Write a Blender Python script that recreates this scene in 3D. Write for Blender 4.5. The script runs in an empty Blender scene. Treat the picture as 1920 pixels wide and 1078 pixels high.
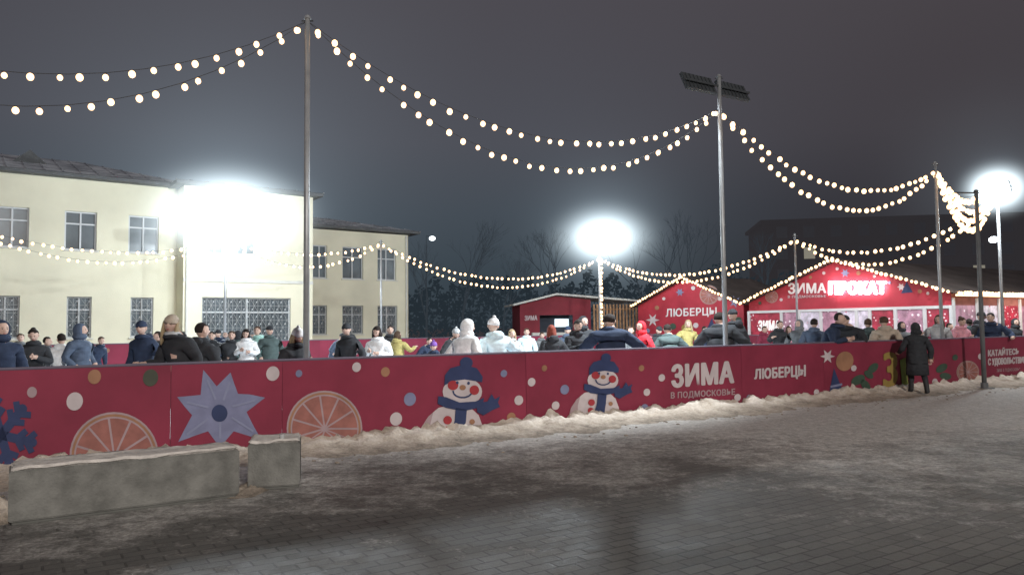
import bpy, math, random
from math import sin, cos, pi, radians, atan
from mathutils import Vector, Matrix, noise
random.seed(7)
C = bpy.context.scene.collection
V = Vector
# ------------------------------------------------------------ camera model
FP = 1400.0; CAMP = V((0, 0, 1.6)); pit = atan(73/1400); ra = radians(.6)
fw = V((0, cos(pit), sin(pit))); r0 = V((1, 0, 0)); u0 = V((0, -sin(pit), cos(pit)))
UP = u0*cos(ra) + r0*sin(ra); RT = r0*cos(ra) - u0*sin(ra)
def ray(px, py): return fw + RT*((px-960)/FP) + UP*((539-py)/FP)
def ground(px, py, z=0.0):
    d = ray(px, py); t = (z-CAMP.z)/d.z; return CAMP + d*t
def atY(px, py, Y):
    d = ray(px, py); return CAMP + d*(Y/d.y)
def hor(px): return 612 + (960-px)*0.01047
cam_d = bpy.data.cameras.new('camera'); cam = bpy.data.objects.new('camera', cam_d); C.objects.link(cam)
M3 = Matrix((RT, UP, -fw)).transposed()
cam.matrix_world = Matrix.Translation(CAMP) @ M3.to_4x4()
cam_d.sensor_width = 36; cam_d.lens = 36*FP/1920; cam_d.clip_end = 1500; cam_d.clip_start = .05
bpy.context.scene.camera = cam
bpy.context.scene.view_settings.view_transform = 'Standard'

# ------------------------------------------------------------ materials
class NT:
    def __init__(s, nt): s.nt = nt; s.n = nt.nodes; s.l = nt.links
    def node(s, t, **k):
        o = s.n.new(t)
        for a, b in k.items(): setattr(o, a, b)
        return o
    def put(s, sock, v):
        if isinstance(v, bpy.types.NodeSocket): s.l.new(v, sock)
        elif isinstance(v, (tuple, list)) and len(v) == 3 and sock.type == 'RGBA': sock.default_value = (*v, 1)
        else: sock.default_value = v
    def m(s, op, a, b=0.0, c=None, clamp=False):
        o = s.node('ShaderNodeMath', operation=op); o.use_clamp = clamp
        s.put(o.inputs[0], a); s.put(o.inputs[1], b)
        if c is not None: s.put(o.inputs[2], c)
        return o.outputs[0]
    def dot(s, a, vec):
        o = s.node('ShaderNodeVectorMath', operation='DOT_PRODUCT'); s.l.new(a, o.inputs[0]); o.inputs[1].default_value = vec
        return o.outputs['Value']
    def mix(s, f, a, b, mode='MIX'):
        o = s.node('ShaderNodeMix', data_type='RGBA', blend_type=mode)
        s.put(o.inputs[0], f); s.put(o.inputs[6], a); s.put(o.inputs[7], b); return o.outputs[2]
    def noise(s, vec, scale, detail=5, rough=.55, col=False):
        o = s.node('ShaderNodeTexNoise'); s.l.new(vec, o.inputs['Vector'])
        o.inputs['Scale'].default_value = scale; o.inputs['Detail'].default_value = detail; o.inputs['Roughness'].default_value = rough
        return o.outputs['Color' if col else 'Fac']
    def ramp(s, f, pts):
        o = s.node('ShaderNodeValToRGB'); s.put(o.inputs[0], f); e = o.color_ramp.elements
        while len(e) < len(pts): e.new(.5)
        for el, (p, c) in zip(e, pts):
            el.position = p; el.color = (*c, 1) if isinstance(c, (tuple, list)) else (c, c, c, 1)
        return o.outputs[0]
    def mrange(s, f, a, b, c=0.0, d=1.0):
        o = s.node('ShaderNodeMapRange'); s.put(o.inputs[0], f)
        for i, v in enumerate((a, b, c, d)): o.inputs[i+1].default_value = v
        return o.outputs[0]
    def bump(s, h, strength, dist=.02):
        o = s.node('ShaderNodeBump'); s.l.new(h, o.inputs['Height']); o.inputs['Strength'].default_value = strength
        o.inputs['Distance'].default_value = dist; return o.outputs[0]
MATS = {}
def mat(name, col, rough=.75, var=.18, vs=3.0, bump=0.0, bs=20.0, emit=0.0, ecol=None, metal=0.0, nosample=True, spec=.3):
    if name in MATS: return MATS[name]
    m = bpy.data.materials.new(name); m.use_nodes = True; t = NT(m.node_tree)
    b = t.n['Principled BSDF']
    pos = t.node('ShaderNodeTexCoord').outputs['Object']
    if var:
        n = t.noise(pos, vs, 6)
        dark = tuple(c*(1-var) for c in col); lite = tuple(min(1, c*(1+var)) for c in col)
        c = t.ramp(n, [(.3, dark), (.7, lite)])
        t.l.new(c, b.inputs['Base Color'])
    else: b.inputs['Base Color'].default_value = (*col, 1)
    b.inputs['Roughness'].default_value = rough; b.inputs['Metallic'].default_value = metal
    b.inputs['Specular IOR Level'].default_value = spec
    if bump: t.l.new(t.bump(t.noise(pos, bs, 4), bump), b.inputs['Normal'])
    if emit:
        b.inputs['Emission Color'].default_value = (*(ecol or col), 1); b.inputs['Emission Strength'].default_value = emit
        if nosample: m.cycles.emission_sampling = 'NONE'
    MATS[name] = m; return m

RED = mat('banner_red', (.245, .030, .060), .7, .24, .7, .35, 3.0)
REDK = mat('kiosk_red', (.34, .032, .05), .6, .22, 1.0, emit=.03, ecol=(.6, .03, .05))  # slight self-glow added to the red, it is no lamp
WHT = mat('print_white', (.54, .47, .48), .7, .14)
GREYW = mat('print_soft_white', (.37, .27, .285), .7, .15)
BLUEG = mat('print_lilac', (.20, .21, .33), .7, .18, 4)
NAVYP = mat('print_navy', (.034, .048, .12), .7, .15)
ORG = mat('print_orange', (.33, .17, .10), .7, .2)
ORGP = mat('print_orange_pulp', (.31, .125, .105), .7, .2, 6)
GRNP = mat('print_green', (.05, .085, .06), .7, .15)
YELP = mat('print_yellow', (.30, .21, .06), .7, .1)
REDP = mat('print_bright_red', (.36, .04, .05), .7, .1)
STEEL = mat('galvanised_steel', (.36, .37, .38), .45, .15, 5, metal=.4)
DARKM = mat('dark_metal', (.05, .055, .06), .5, .2)
WOOD = mat('brown_wood', (.22, .12, .06), .7, .3, 4)
CONC = mat('bench_concrete', (.175, .172, .158), .9, .3, 6, .6, 45)
SNOWM = mat('bench_snow', (.58, .54, .50), .9, .2, 8, .7, 25)
WALLY = mat('yellow_plaster', (.74, .71, .56), .9, .08, .6, .2, 30)
WALLW = mat('pale_trim', (.66, .66, .62), .8, .08)
EAVE = mat('dark_eave', (.11, .115, .12), .7, .2)
GLASS = mat('dark_glass', (.08, .10, .115), .3, .5, .8, spec=.5)
FRAME = mat('white_window_frame', (.60, .62, .64), .5, .05)
GRILL = mat('white_grille', (.36, .37, .37), .5, .05)
APT = mat('apartment_wall', (.012, .011, .013), .9, .3, .3, emit=.5, ecol=(.050, .046, .052))  # faint self-glow lifts the wall toward the sky tone behind
BARK = mat('dark_bark', (.018, .020, .023), .95, .3, 4, emit=.8, ecol=(.032, .042, .053))  # faint self-glow blends trunk and branches into the night sky
BULB = mat('warm_bulb', (1, .8, .5), .4, 0, emit=1.0, ecol=(3.4, 1.95, .95))
LEDP = mat('lit_led_panel', (1, 1, 1), .4, 0, emit=1.0, ecol=(22, 24, 26))
LETL = mat('lit_letter', (1, .9, .92), .4, 0, emit=1.0, ecol=(9, 8, 8.3))
STRIP = mat('warm_light_strip', (1, .8, .5), .4, 0, emit=1.0, ecol=(3.0, 2.2, 1.2))
CABLE = mat('black_cable', (.04, .04, .04), .6, 0)

def roof_mat():
    m = bpy.data.materials.new('snowy_roof'); m.use_nodes = True; t = NT(m.node_tree); b = t.n['Principled BSDF']
    pos = t.node('ShaderNodeNewGeometry').outputs['Position']
    mp = t.node('ShaderNodeMapping'); t.l.new(pos, mp.inputs[0]); mp.inputs['Scale'].default_value = (1, 1, 3)
    n = t.noise(mp.outputs[0], 1.1, 8, .7)
    t.l.new(t.ramp(n, [(.34, (.28, .30, .33)), (.46, (.5, .53, .57)), (.58, (.84, .87, .9))]), b.inputs['Base Color'])
    b.inputs['Roughness'].default_value = .8; return m
ROOF = roof_mat()
def pane_mat(name, base, dot, em, scale=7.0, r=.2):
    m = bpy.data.materials.new(name); m.use_nodes = True; t = NT(m.node_tree); b = t.n['Principled BSDF']
    pos = t.node('ShaderNodeNewGeometry').outputs['Position']
    n = t.noise(pos, 3.1, 5, .7)
    c = t.ramp(n, [(.38, tuple(x*.45 for x in base)), (.62, base)])
    vo = t.node('ShaderNodeTexVoronoi'); t.l.new(pos, vo.inputs['Vector']); vo.inputs['Scale'].default_value = scale
    c = t.mix(t.mrange(vo.outputs['Distance'], r, r-.06), c, dot)
    t.l.new(c, b.inputs['Base Color']); t.l.new(c, b.inputs['Emission Color']); b.inputs['Emission Strength'].default_value = em
    b.inputs['Roughness'].default_value = .4
    m.cycles.emission_sampling = 'NONE'; return m
PANER = pane_mat('red_snowflake_pane', (.42, .035, .07), (.75, .62, .68), .22, 6.5, .24)
PANEW = pane_mat('frosted_pane', (.66, .62, .74), (.45, .12, .20), .38, 3.2, .2)
PANEP = pane_mat('pink_pane', (.48, .26, .36), (.8, .74, .8), .25, 5, .25)

# ------------------------------------------------------------ mesh builder
OFF = {}
class MB:
    def __init__(s): s.v = []; s.f = []; s.m = []
    def add(s, vs, fs, mt):
        k = len(s.v); s.v += [V(p) for p in vs]
        for f in fs: s.f.append([i+k for i in f]); s.m.append(mt)
    def obox(s, c, ax, ay, az, mt):
        c = V(c); vs = [c+ax*i+ay*j+az*k for i in (-1, 1) for j in (-1, 1) for k in (-1, 1)]
        s.add(vs, [(0, 1, 3, 2), (4, 6, 7, 5), (0, 4, 5, 1), (2, 3, 7, 6), (0, 2, 6, 4), (1, 5, 7, 3)], mt)
    def box(s, c, sz, mt, ang=0.0):
        s.obox(c, V((cos(ang), sin(ang), 0))*sz[0]/2, V((-sin(ang), cos(ang), 0))*sz[1]/2, V((0, 0, sz[2]/2)), mt)
    def tube(s, p0, p1, ra_, rb=None, mt=None, n=8, cap=True):
        p0 = V(p0); p1 = V(p1); rb = ra_ if rb is None else rb
        d = (p1-p0).normalized(); a = d.orthogonal().normalized(); b = d.cross(a)
        vs = [p0+(a*cos(2*pi*i/n)+b*sin(2*pi*i/n))*ra_ for i in range(n)]+[p1+(a*cos(2*pi*i/n)+b*sin(2*pi*i/n))*rb for i in range(n)]
        fs = [(i, (i+1) % n, n+(i+1) % n, n+i) for i in range(n)]
        if cap: fs += [tuple(range(n))[::-1], tuple(range(n, 2*n))]
        s.add(vs, fs, mt)
    def ell(s, c, r, mt, seg=16, ring=10, fn=None):
        c = V(c); vs = []; fs = []
        for j in range(ring+1):
            th = pi*j/ring
            for i in range(seg):
                ph = 2*pi*i/seg; p = V((sin(th)*cos(ph), sin(th)*sin(ph), cos(th)))
                q = V((p.x*r[0], p.y*r[1], p.z*r[2]))
                if fn: q = fn(p, q)
                vs.append(c+q)
        for j in range(ring):
            for i in range(seg): fs.append((j*seg+i, (j+1)*seg+i, (j+1)*seg+(i+1) % seg, j*seg+(i+1) % seg))
        s.add(vs, fs, mt)
    def quad(s, a, b, c, d, mt): s.add([a, b, c, d], [(0, 1, 2, 3)], mt)
    def build(s, name, parent=None, loc=None, smooth=False):
        off = OFF[parent.name] if parent else (V(loc) if loc is not None else V((0, 0, 0)))
        me = bpy.data.meshes.new(name); me.from_pydata([tuple(p-off) for p in s.v], [], s.f)
        mats = []
        for mt in s.m:
            if mt not in mats: mats.append(mt)
        for mt in mats: me.materials.append(mt)
        for i, p in enumerate(me.polygons): p.material_index = mats.index(s.m[i]); p.use_smooth = smooth
        o = bpy.data.objects.new(name, me); C.objects.link(o)
        if parent: o.parent = parent
        else: o.location = off
        OFF[o.name] = off
        return o
def tag(o, label=None, cat=None, group=None, kind=None):
    if label: o['label'] = label
    if cat: o['category'] = cat
    if group: o['group'] = group
    if kind: o['kind'] = kind
    return o
def root(name, loc, label, cat, group=None):
    o = bpy.data.objects.new(name, None); C.objects.link(o); o.location = loc; o.empty_display_size = .2
    OFF[o.name] = V(loc); return tag(o, label, cat, group)

class PL:
    def __init__(s, o, u, n, z0=None, z1=None): s.o = V((o[0], o[1], 0)); s.u = u; s.n = n; s.z0 = z0; s.z1 = z1
    def pt(s, a, z, off=0.0):
        p = s.o+s.u*a+s.n*off; return V((p.x, p.y, z))
    def sz(s, px, py):
        d = ray(px, py); t = ((s.o-CAMP).dot(s.n))/d.dot(s.n); p = CAMP+d*t
        return (p-s.o).dot(s.u), p.z
    def P(s, px, py, off=0.0):
        a, z = s.sz(px, py)
        if s.z0 is not None: z = max(s.z0, min(s.z1, z))
        return s.pt(a, z, off)
    def s_at(s, px): return s.sz(px, hor(px))[0]
def poly(m, pl, pts, off, mt): m.add([pl.P(x, y, off) for x, y in pts], [tuple(range(len(pts)))], mt)
def disc(m, pl, x, y, rx, ry, off, mt, n=22, rot=0):
    poly(m, pl, [(x+rx*cos(2*pi*i/n)*cos(rot)-ry*sin(2*pi*i/n)*sin(rot), y+rx*cos(2*pi*i/n)*sin(rot)+ry*sin(2*pi*i/n)*cos(rot)) for i in range(n)], off, mt)
def star(m, pl, x, y, R, r, k, off, mt, rot=0):
    poly(m, pl, [(x+(R if i % 2 == 0 else r)*cos(rot+pi*i/k), y+(R if i % 2 == 0 else r)*sin(rot+pi*i/k)) for i in range(2*k)], off, mt)
def stroke(m, pl, x0, y0, x1, y1, w, off, mt):
    dx, dy = x1-x0, y1-y0; L = math.hypot(dx, dy); nx, ny = -dy/L*w/2, dx/L*w/2
    poly(m, pl, [(x0+nx, y0+ny), (x1+nx, y1+ny), (x1-nx, y1-ny), (x0-nx, y0-ny)], off, mt)
def orange_slice(m, pl, x, y, R, off):
    disc(m, pl, x, y, R, R, off, GREYW, 40); disc(m, pl, x, y, R*.955, R*.955, off+.004, ORG, 40)
    disc(m, pl, x, y, R*.90, R*.90, off+.008, GREYW, 40)
    for i in range(11):
        a0 = 2*pi*i/11+.03; a1 = 2*pi*(i+1)/11-.03
        pts = [(x+R*.08*cos((a0+a1)/2), y+R*.08*sin((a0+a1)/2))]+[(x+R*.86*cos(a0+(a1-a0)*k/5), y+R*.86*sin(a0+(a1-a0)*k/5)) for k in range(6)]
        poly(m, pl, pts, off+.012, ORGP)
TXT = {}
def text_geo(body):
    key = body
    if key in TXT: return TXT[key]
    cu = bpy.data.curves.new('lettering', 'FONT'); cu.body = body; cu.offset = .008; cu.resolution_u = 4; cu.space_character = 1.08
    ob = bpy.data.objects.new('lettering_tmp', cu); C.objects.link(ob)
    dg = bpy.context.evaluated_depsgraph_get(); me = bpy.data.meshes.new_from_object(ob.evaluated_get(dg))
    vs = [(v.co.x, v.co.y) for v in me.vertices]; fs = [tuple(p.vertices) for p in me.polygons]
    bpy.data.objects.remove(ob); bpy.data.meshes.remove(me); bpy.data.curves.remove(cu)
    x0 = min(v[0] for v in vs); x1 = max(v[0] for v in vs); y0 = min(v[1] for v in vs); y1 = max(v[1] for v in vs)
    vs = [((x-x0)/(x1-x0), (y-y0)/(y1-y0)) for x, y in vs]
    TXT[key] = (vs, fs); return TXT[key]
def text(m, pl, body, quad, off, mt, bold=0.0):
    """bold: thickening of the strokes, as a share of the letter height (copies shifted by a hair)"""
    vs, fs = text_geo(body); (tlx, tly), (trx, try_), (brx, bry), (blx, bly) = quad
    hh = abs(bly-tly)*bold
    sh = [(0, 0)] if bold <= 0 else [(dx*hh, dy*hh) for dx, dy in ((-1, 0), (1, 0), (0, -.7), (0, .7), (-.7, -.5), (.7, .5), (-.7, .5), (.7, -.5), (0, 0))]
    for k, (dx, dy) in enumerate(sh):
        pts = []
        for x, y in vs:
            bx_, by_ = blx+(brx-blx)*x, bly+(bry-bly)*x; tx, ty = tlx+(trx-tlx)*x, tly+(try_-tly)*x
            pts.append(pl.P(bx_+(tx-bx_)*y+dx, by_+(ty-by_)*y+dy, off+k*.0006))
        m.add(pts, fs, mt)

# ------------------------------------------------------------ rink frame
F0 = ground(0, 895); F1 = ground(1920, 712); uF = (F1-F0).normalized(); nF = V((uF.y, -uF.x, 0))
W = 16.6
near = PL(F0, uF, nF, .06, 1.15)
far = PL(F0-nF*W, uF, nF, .06, 1.15)
sE = near.s_at(1893)
endp = PL(F0+uF*sE, -nF, -uF, .06, 1.15)       # right end, s runs away from camera
def near_Y(px): return near.pt(near.s_at(px), 0).y

# ------------------------------------------------------------ ground
def ground_mat():
    m = bpy.data.materials.new('snowy_paving'); m.use_nodes = True; t = NT(m.node_tree); b = t.n['Principled BSDF']
    pos = t.node('ShaderNodeNewGeometry').outputs['Position']
    dF = t.m('SUBTRACT', t.dot(pos, tuple(nF)), F0.dot(nF)); sF = t.m('SUBTRACT', t.dot(pos, tuple(uF)), F0.dot(uF))
    rot = t.node('ShaderNodeMapping'); t.l.new(pos, rot.inputs[0]); rot.inputs['Rotation'].default_value = (0, 0, radians(-33))
    n1 = t.noise(pos, .36, 6, .6); n2 = t.noise(pos, 1.7, 10, .72); n3 = t.noise(pos, 26, 6, .8); n4 = t.noise(pos, 8, 7, .75)
    A = t.m('ADD', t.m('MULTIPLY', n1, .9), t.m('MULTIPLY', n2, .85))
    A = t.m('SUBTRACT', A, .30)
    bias = t.ramp(t.m('DIVIDE', dF, 14), [(0, .66), (.06, .55), (.12, .42), (.2, .33), (.32, .22), (.45, .10), (1, .0)])
    right = t.mrange(sF, 4.5, 13, 0, .42)
    A = t.m('ADD', A, t.m('ADD', bias, right))
    A = t.m('ADD', A, t.m('MULTIPLY', t.m('SUBTRACT', n3, .5), .32))
    A = t.m('ADD', A, t.m('MULTIPLY', t.m('SUBTRACT', n4, .5), .36))
    mask = t.mrange(A, .82, 1.12)
    soft = t.mrange(A, .55, .95)
    br = t.node('ShaderNodeTexBrick'); t.l.new(rot.outputs[0], br.inputs['Vector'])
    br.inputs['Scale'].default_value = 1; br.inputs['Brick Width'].default_value = .24; br.inputs['Row Height'].default_value = .12
    br.inputs['Mortar Size'].default_value = .009; br.inputs['Mortar Smooth'].default_value = .3
    br.inputs['Color1'].default_value = (.105, .103, .094, 1); br.inputs['Color2'].default_value = (.064, .064, .059, 1); br.inputs['Mortar'].default_value = (.026, .026, .025, 1)
    pav = t.mix(t.m('MULTIPLY', soft, .40), br.outputs['Color'], (.30, .285, .265))
    snow = t.mix(t.mrange(t.m('ADD', n3, n4), .8, 1.2), (.29, .27, .245), (.74, .71, .67))
    col = t.mix(t.m('MULTIPLY', mask, .93), pav, snow)
    t.l.new(col, b.inputs['Base Color'])
    t.l.new(t.mrange(t.m('ADD', n2, t.m('MULTIPLY', n4, .5)), .6, .9, .46, .72), b.inputs['Roughness']); b.inputs['Specular IOR Level'].default_value = .17
    h = t.m('ADD', t.m('MULTIPLY', mask, .7), t.m('ADD', t.m('MULTIPLY', n3, .45), t.m('MULTIPLY', br.outputs['Fac'], -.3)))
    t.l.new(t.bump(h, .9, .028), b.inputs['Normal'])
    return m
g = MB(); GM = ground_mat()
g.quad((-400, -60, 0), (400, -60, 0), (400, 700, 0), (-400, 700, 0), GM); tag(g.build('ground'), kind='structure')
ICE = mat('rink_ice', (.72, .78, .84), .35, .1, .8)
g = MB()
g.quad(near.pt(-14, .006, -.05), near.pt(sE, .006, -.05), far.pt(sE, .006), far.pt(-14, .006), ICE); tag(g.build('rink_ice'), kind='structure')

def snow_bank_mat():
    m = bpy.data.materials.new('dirty_snow'); m.use_nodes = True; t = NT(m.node_tree); b = t.n['Principled BSDF']
    pos = t.node('ShaderNodeNewGeometry').outputs['Position']
    n = t.m('ADD', t.m('MULTIPLY', t.noise(pos, 2.2, 8, .7), .6), t.m('MULTIPLY', t.noise(pos, 16, 6, .8), .4))
    z = t.node('ShaderNodeSeparateXYZ'); t.l.new(pos, z.inputs[0])
    n = t.m('ADD', n, t.mrange(z.outputs['Z'], 0, .12, -.12, .05))
    t.l.new(t.ramp(n, [(.32, (.20, .165, .13)), (.46, (.43, .36, .29)), (.64, (.66, .58, .50))]), b.inputs['Base Color'])
    b.inputs['Roughness'].default_value = .9
    t.l.new(t.bump(t.noise(pos, 26, 6, .7), .9, .03), b.inputs['Normal']); return m
SB = snow_bank_mat()
def bank(pl, s0, s1, name):
    m = MB(); ns = int((s1-s0)/.05); nd = 24; vs = []; fs = []
    for i in range(ns+1):
        s = s0+(s1-s0)*i/ns
        wd = 1.0+.4*noise.noise(V((s*.5, 3, 1)))+.3*noise.noise(V((s*2.1, 8, 1)))+.12*noise.noise(V((s*7, 8, 1)))
        for j in range(nd+1):
            q = j/nd; d = q*wd+.012
            hgt = (.135+.07*noise.noise(V((s*.9, 0, 5))))*(1-q)**1.7
            lum = noise.fractal(V((s*3.6, d*4.4, 2)), .8, 2.1, 6)
            cr = abs(noise.noise(V((s*9, d*9, 9))))+.5*abs(noise.noise(V((s*19, d*19, 4))))
            z = hgt*(1+.85*lum)+.045*cr*(1-q)**1.4
            z = max(z, 0)*(min(1, (1-q)*6))+.0045-.010*q**6
            vs.append(pl.pt(s, z, d))
    for i in range(ns):
        for j in range(nd): k = i*(nd+1)+j; fs.append((k, k+1, k+nd+2, k+nd+1))
    m.add(vs, fs, SB); return m.build(name, smooth=True)
tag(bank(near, -3, sE+4, 'snow_bank'), 'lumpy dirty snow ploughed along the foot of the red barrier', 'snow', kind='stuff')
m = MB()
for i in range(240):
    s = random.uniform(-2, sE); d = .6+abs(random.gauss(0, .5)); r = random.uniform(.008, .024)
    p = near.pt(s, r*.3, d); k = random.random()*9
    m.ell(p, (r*random.uniform(.8, 1.6), r, r*.6), SB, 7, 5, lambda a, q, k=k: q*(1+.5*noise.noise(a*2+V((k, k, k)))))
tag(m.build('snow_crumbs', smooth=False), 'small loose clods of snow scattered before the snow bank', 'snow', kind='stuff')

# ------------------------------------------------------------ barriers
def barrier(pl, s0, s1, label, group='printed red barrier panels around the rink', name='rink_barrier'):
    rt = root(name, pl.pt((s0+s1)/2, 0), label, 'barrier', group)
    m = MB(); n = max(2, int((s1-s0)/.12)); g0 = .003 if s1 > s0 else -.003
    wv = lambda a, z: .0035*sin(a*5+z*2)*sin(a*2.3+1)*sin(min(1, max(0, (z-.04)/1.13))*pi)
    for k in range(n):
        a = s0+g0+(s1-s0-2*g0)*k/n; b = s0+g0+(s1-s0-2*g0)*(k+1)/n
        for q in range(4):
            za, zc = .04+1.13*q/4, .04+1.13*(q+1)/4
            m.quad(pl.pt(a, za, wv(a, za)), pl.pt(b, za, wv(b, za)), pl.pt(b, zc, wv(b, zc)), pl.pt(a, zc, wv(a, zc)), RED)
    m.quad(pl.pt(s0+g0, .04, -.02), pl.pt(s1-g0, .04, -.02), pl.pt(s1-g0, 1.17, -.02), pl.pt(s0+g0, 1.17, -.02), RED)
    m.build('banner', rt, smooth=True)
    m = MB(); m.tube(pl.pt(s0, 1.185, -.03), pl.pt(s1, 1.185, -.03), .018, mt=mat('rail_grey', (.15, .13, .17), .5, .1), n=8); m.build('top_rail', rt)
    k = max(1, int(abs(s1-s0)/1.9))
    for i in range(k+1):
        m = MB(); s = s0+(s1-s0)*(i+.02 if i == 0 else i-.02 if i == k else i)/k
        m.tube(pl.pt(s, 0, -.06), pl.pt(s, 1.165, -.06), .022, mt=STEEL); m.build('post', rt)
    return rt
def dots(rt, pl, L, name='dot_print'):
    m = MB()
    for x, y, r, c in L: disc(m, pl, x, y, r*1.02, r*1.15, .012, c, rot=.3)
    m.build(name, rt)
def letters(rt, pl, items, name='lettering'):
    for body, quad, off, mt, bold in items:
        m = MB(); text(m, pl, body, quad, off, mt, bold); m.build(name, rt)
def snowman(rt, pl, f):
    m = MB()
    P_ = lambda L: [f(x, y) for x, y in L]
    k = f(1, 0)[0]-f(0, 0)[0]
    D = lambda x, y, rx, ry, o, c, rot=0: disc(m, pl, *f(x, y), rx*k, ry*k, o, c, rot=rot)
    poly(m, pl, P_([(784, 822), (790, 800), (803, 780), (822, 764), (850, 758), (880, 762), (897, 778), (905, 800), (906, 822)]), .008, WHT)
    poly(m, pl, P_([(784, 822), (790, 800), (803, 780), (812, 772), (806, 795), (806, 822)]), .012, GREYW)
    D(866, 734, 37, 27, .016, WHT)
    poly(m, pl, P_([(832, 722), (833, 703), (843, 690), (868, 683), (893, 690), (904, 706), (903, 716), (870, 711), (848, 714)]), .020, NAVYP)
    D(873, 680, 12, 11, .024, NAVYP)
    D(848, 722, 10, 9, .024, REDP); D(888, 731, 9, 9, .024, REDP); D(866, 726, 6, 5, .026, ORG)
    for i in range(6):
        a = .35+i*.48; x0, y0 = 866+18*cos(a), 733+12*sin(a); x1, y1 = 866+18*cos(a+.48), 733+12*sin(a+.48)
        stroke(m, pl, *f(x0, y0), *f(x1, y1), 3*k, .024, NAVYP)
    D(856, 717, 2.6, 3, .026, NAVYP); D(877, 718, 2.6, 3, .026, NAVYP)
    poly(m, pl, P_([(820, 742), (835, 744), (860, 754), (890, 752), (906, 745), (903, 762), (868, 770), (835, 764), (819, 756)]), .028, NAVYP)
    poly(m, pl, P_([(853, 764), (874, 766), (872, 790), (868, 814), (844, 812), (851, 788)]), .028, NAVYP)
    poly(m, pl, P_([(892, 755), (912, 752), (920, 738), (926, 748), (936, 742), (932, 754), (936, 762), (922, 768), (905, 778), (893, 772)]), .030, NAVYP)
    D(838, 787, 8, 8, .024, REDP); D(836, 806, 7, 7, .024, REDP); D(884, 790, 5, 5, .024, ORG)
    m.build('snowman_print', rt)
S = near.s_at
seams = [-520, 322, 530, 985, 1388, 1542, 1780, 2100]
labs = ['barrier panel with blue snowflake and big orange slice behind the long concrete bench',
        'barrier panel printed with one large lilac grey star',
        'barrier panel with the larger scarfed snowman and an orange slice, beside the tall left pole',
        'barrier panel with the smaller snowman and the white words ЗИМА В ПОДМОСКОВЬЕ',
        'barrier panel carrying only the white word ЛЮБЕРЦЫ',
        'barrier panel with white star, yellow figure and green leaves behind the walking person',
        'barrier panel at the far right with small orange slice and КАТАЙТЕСЬ lettering']
B = [barrier(near, S(seams[i]), S(seams[i+1]), labs[i]) if i < 6 else barrier(near, S(1780), sE+5, labs[6]) for i in range(7)]
m = MB()
for i in range(6):
    a = radians(12+60*i); x, y = 2, 815; ex, ey = x+60*cos(a), y+66*sin(a)
    stroke(m, near, x, y, ex, ey, 17, .010, NAVYP); disc(m, near, ex, ey, 9, 9, .0115, NAVYP, 12)
    for t_ in (.5, .8):
        for sg in (-1, 1):
            bx_, by_ = x+60*t_*cos(a), y+66*t_*sin(a)
            stroke(m, near, bx_, by_, bx_+24*cos(a+sg*.9), by_+24*sin(a+sg*.9), 12, .014+.002*sg+.003*t_, NAVYP)
m.build('snowflake_print', B[0])
m = MB(); orange_slice(m, near, 214, 856, 84, .008); m.build('orange_slice_print', B[0])
dots(B[0], near, [(140, 752, 15, WHT), (177, 706, 12, ORG), (282, 708, 14, mat('print_dull_green', (.07, .075, .055), .7)), (60, 735, 9, GREYW)])
m = MB()
poly(m, near, [(381, 693), (392, 706), (406, 724), (418, 712), (432, 698), (438, 716), (446, 738), (468, 739), (497, 745), (480, 758), (462, 772), (474, 796), (490, 824), (464, 816), (438, 808), (426, 822), (412, 838), (400, 822), (390, 808), (366, 816), (334, 828), (346, 804), (360, 778), (346, 762), (332, 744), (354, 742), (376, 740), (378, 718)], .008, BLUEG)
for ex, ey in ((388, 712), (430, 716), (478, 750), (474, 808), (412, 822), (350, 814), (350, 754)):
    stroke(m, near, 412+(ex-412)*.35, 768+(ey-768)*.35, ex, ey, 4, .012+.00002*ex, mat('print_pale_lilac', (.235, .25, .37), .7, .1))
disc(m, near, 411, 774, 15, 16, .022, NAVYP)
m.build('star_print', B[1])
dots(B[1], near, [(511, 700, 12, WHT), (505, 838, 8, BLUEG)])
m = MB(); orange_slice(m, near, 608, 803, 71, .008); m.build('orange_slice_print', B[2])
snowman(B[2], near, lambda x, y: (x, y))
dots(B[2], near, [(668, 688, 8, WHT), (722, 697, 8, ORG), (742, 785, 11, WHT), (768, 748, 11, BLUEG), (944, 700, 6, BLUEG), (972, 750, 8, WHT), (958, 782, 8, ORG), (560, 700, 6, BLUEG)])
snowman(B[3], near, lambda x, y: (1131+(x-868)*.78, 712+(y-733)*.78))
dots(B[3], near, [(996, 716, 7, WHT), (1058, 730, 8, BLUEG), (1041, 760, 7, WHT), (1240, 708, 6, WHT), (1212, 735, 6, WHT), (1208, 765, 7, BLUEG), (1202, 690, 5, ORG), (1020, 690, 5, ORG), (1382, 745, 6, WHT), (1010, 788, 5, ORG)])
letters(B[3], near, [('ЗИМА', [(1259, 684), (1374, 677), (1374, 717), (1260, 726)], .012, WHT, .05), ('В ПОДМОСКОВЬЕ', [(1257, 735), (1377, 728), (1377, 742), (1257, 749)], .012, GREYW, .02)])
letters(B[4], near, [('ЛЮБЕРЦЫ', [(1414, 692), (1509, 684), (1509, 709), (1414, 714)], .012, WHT, .045)])
dots(B[4], near, [(1404, 745, 5, BLUEG), (1530, 735, 5, WHT)])
m = MB(); star(m, near, 1551, 668, 14, 6, 6, .010, WHT); m.build('star_print', B[5])
m = MB(); poly(m, near, [(1563, 690), (1553, 742), (1582, 741)], .010, NAVYP); stroke(m, near, 1556, 725, 1578, 720, 4, .014, BLUEG); m.build('cone_print', B[5])
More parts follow.
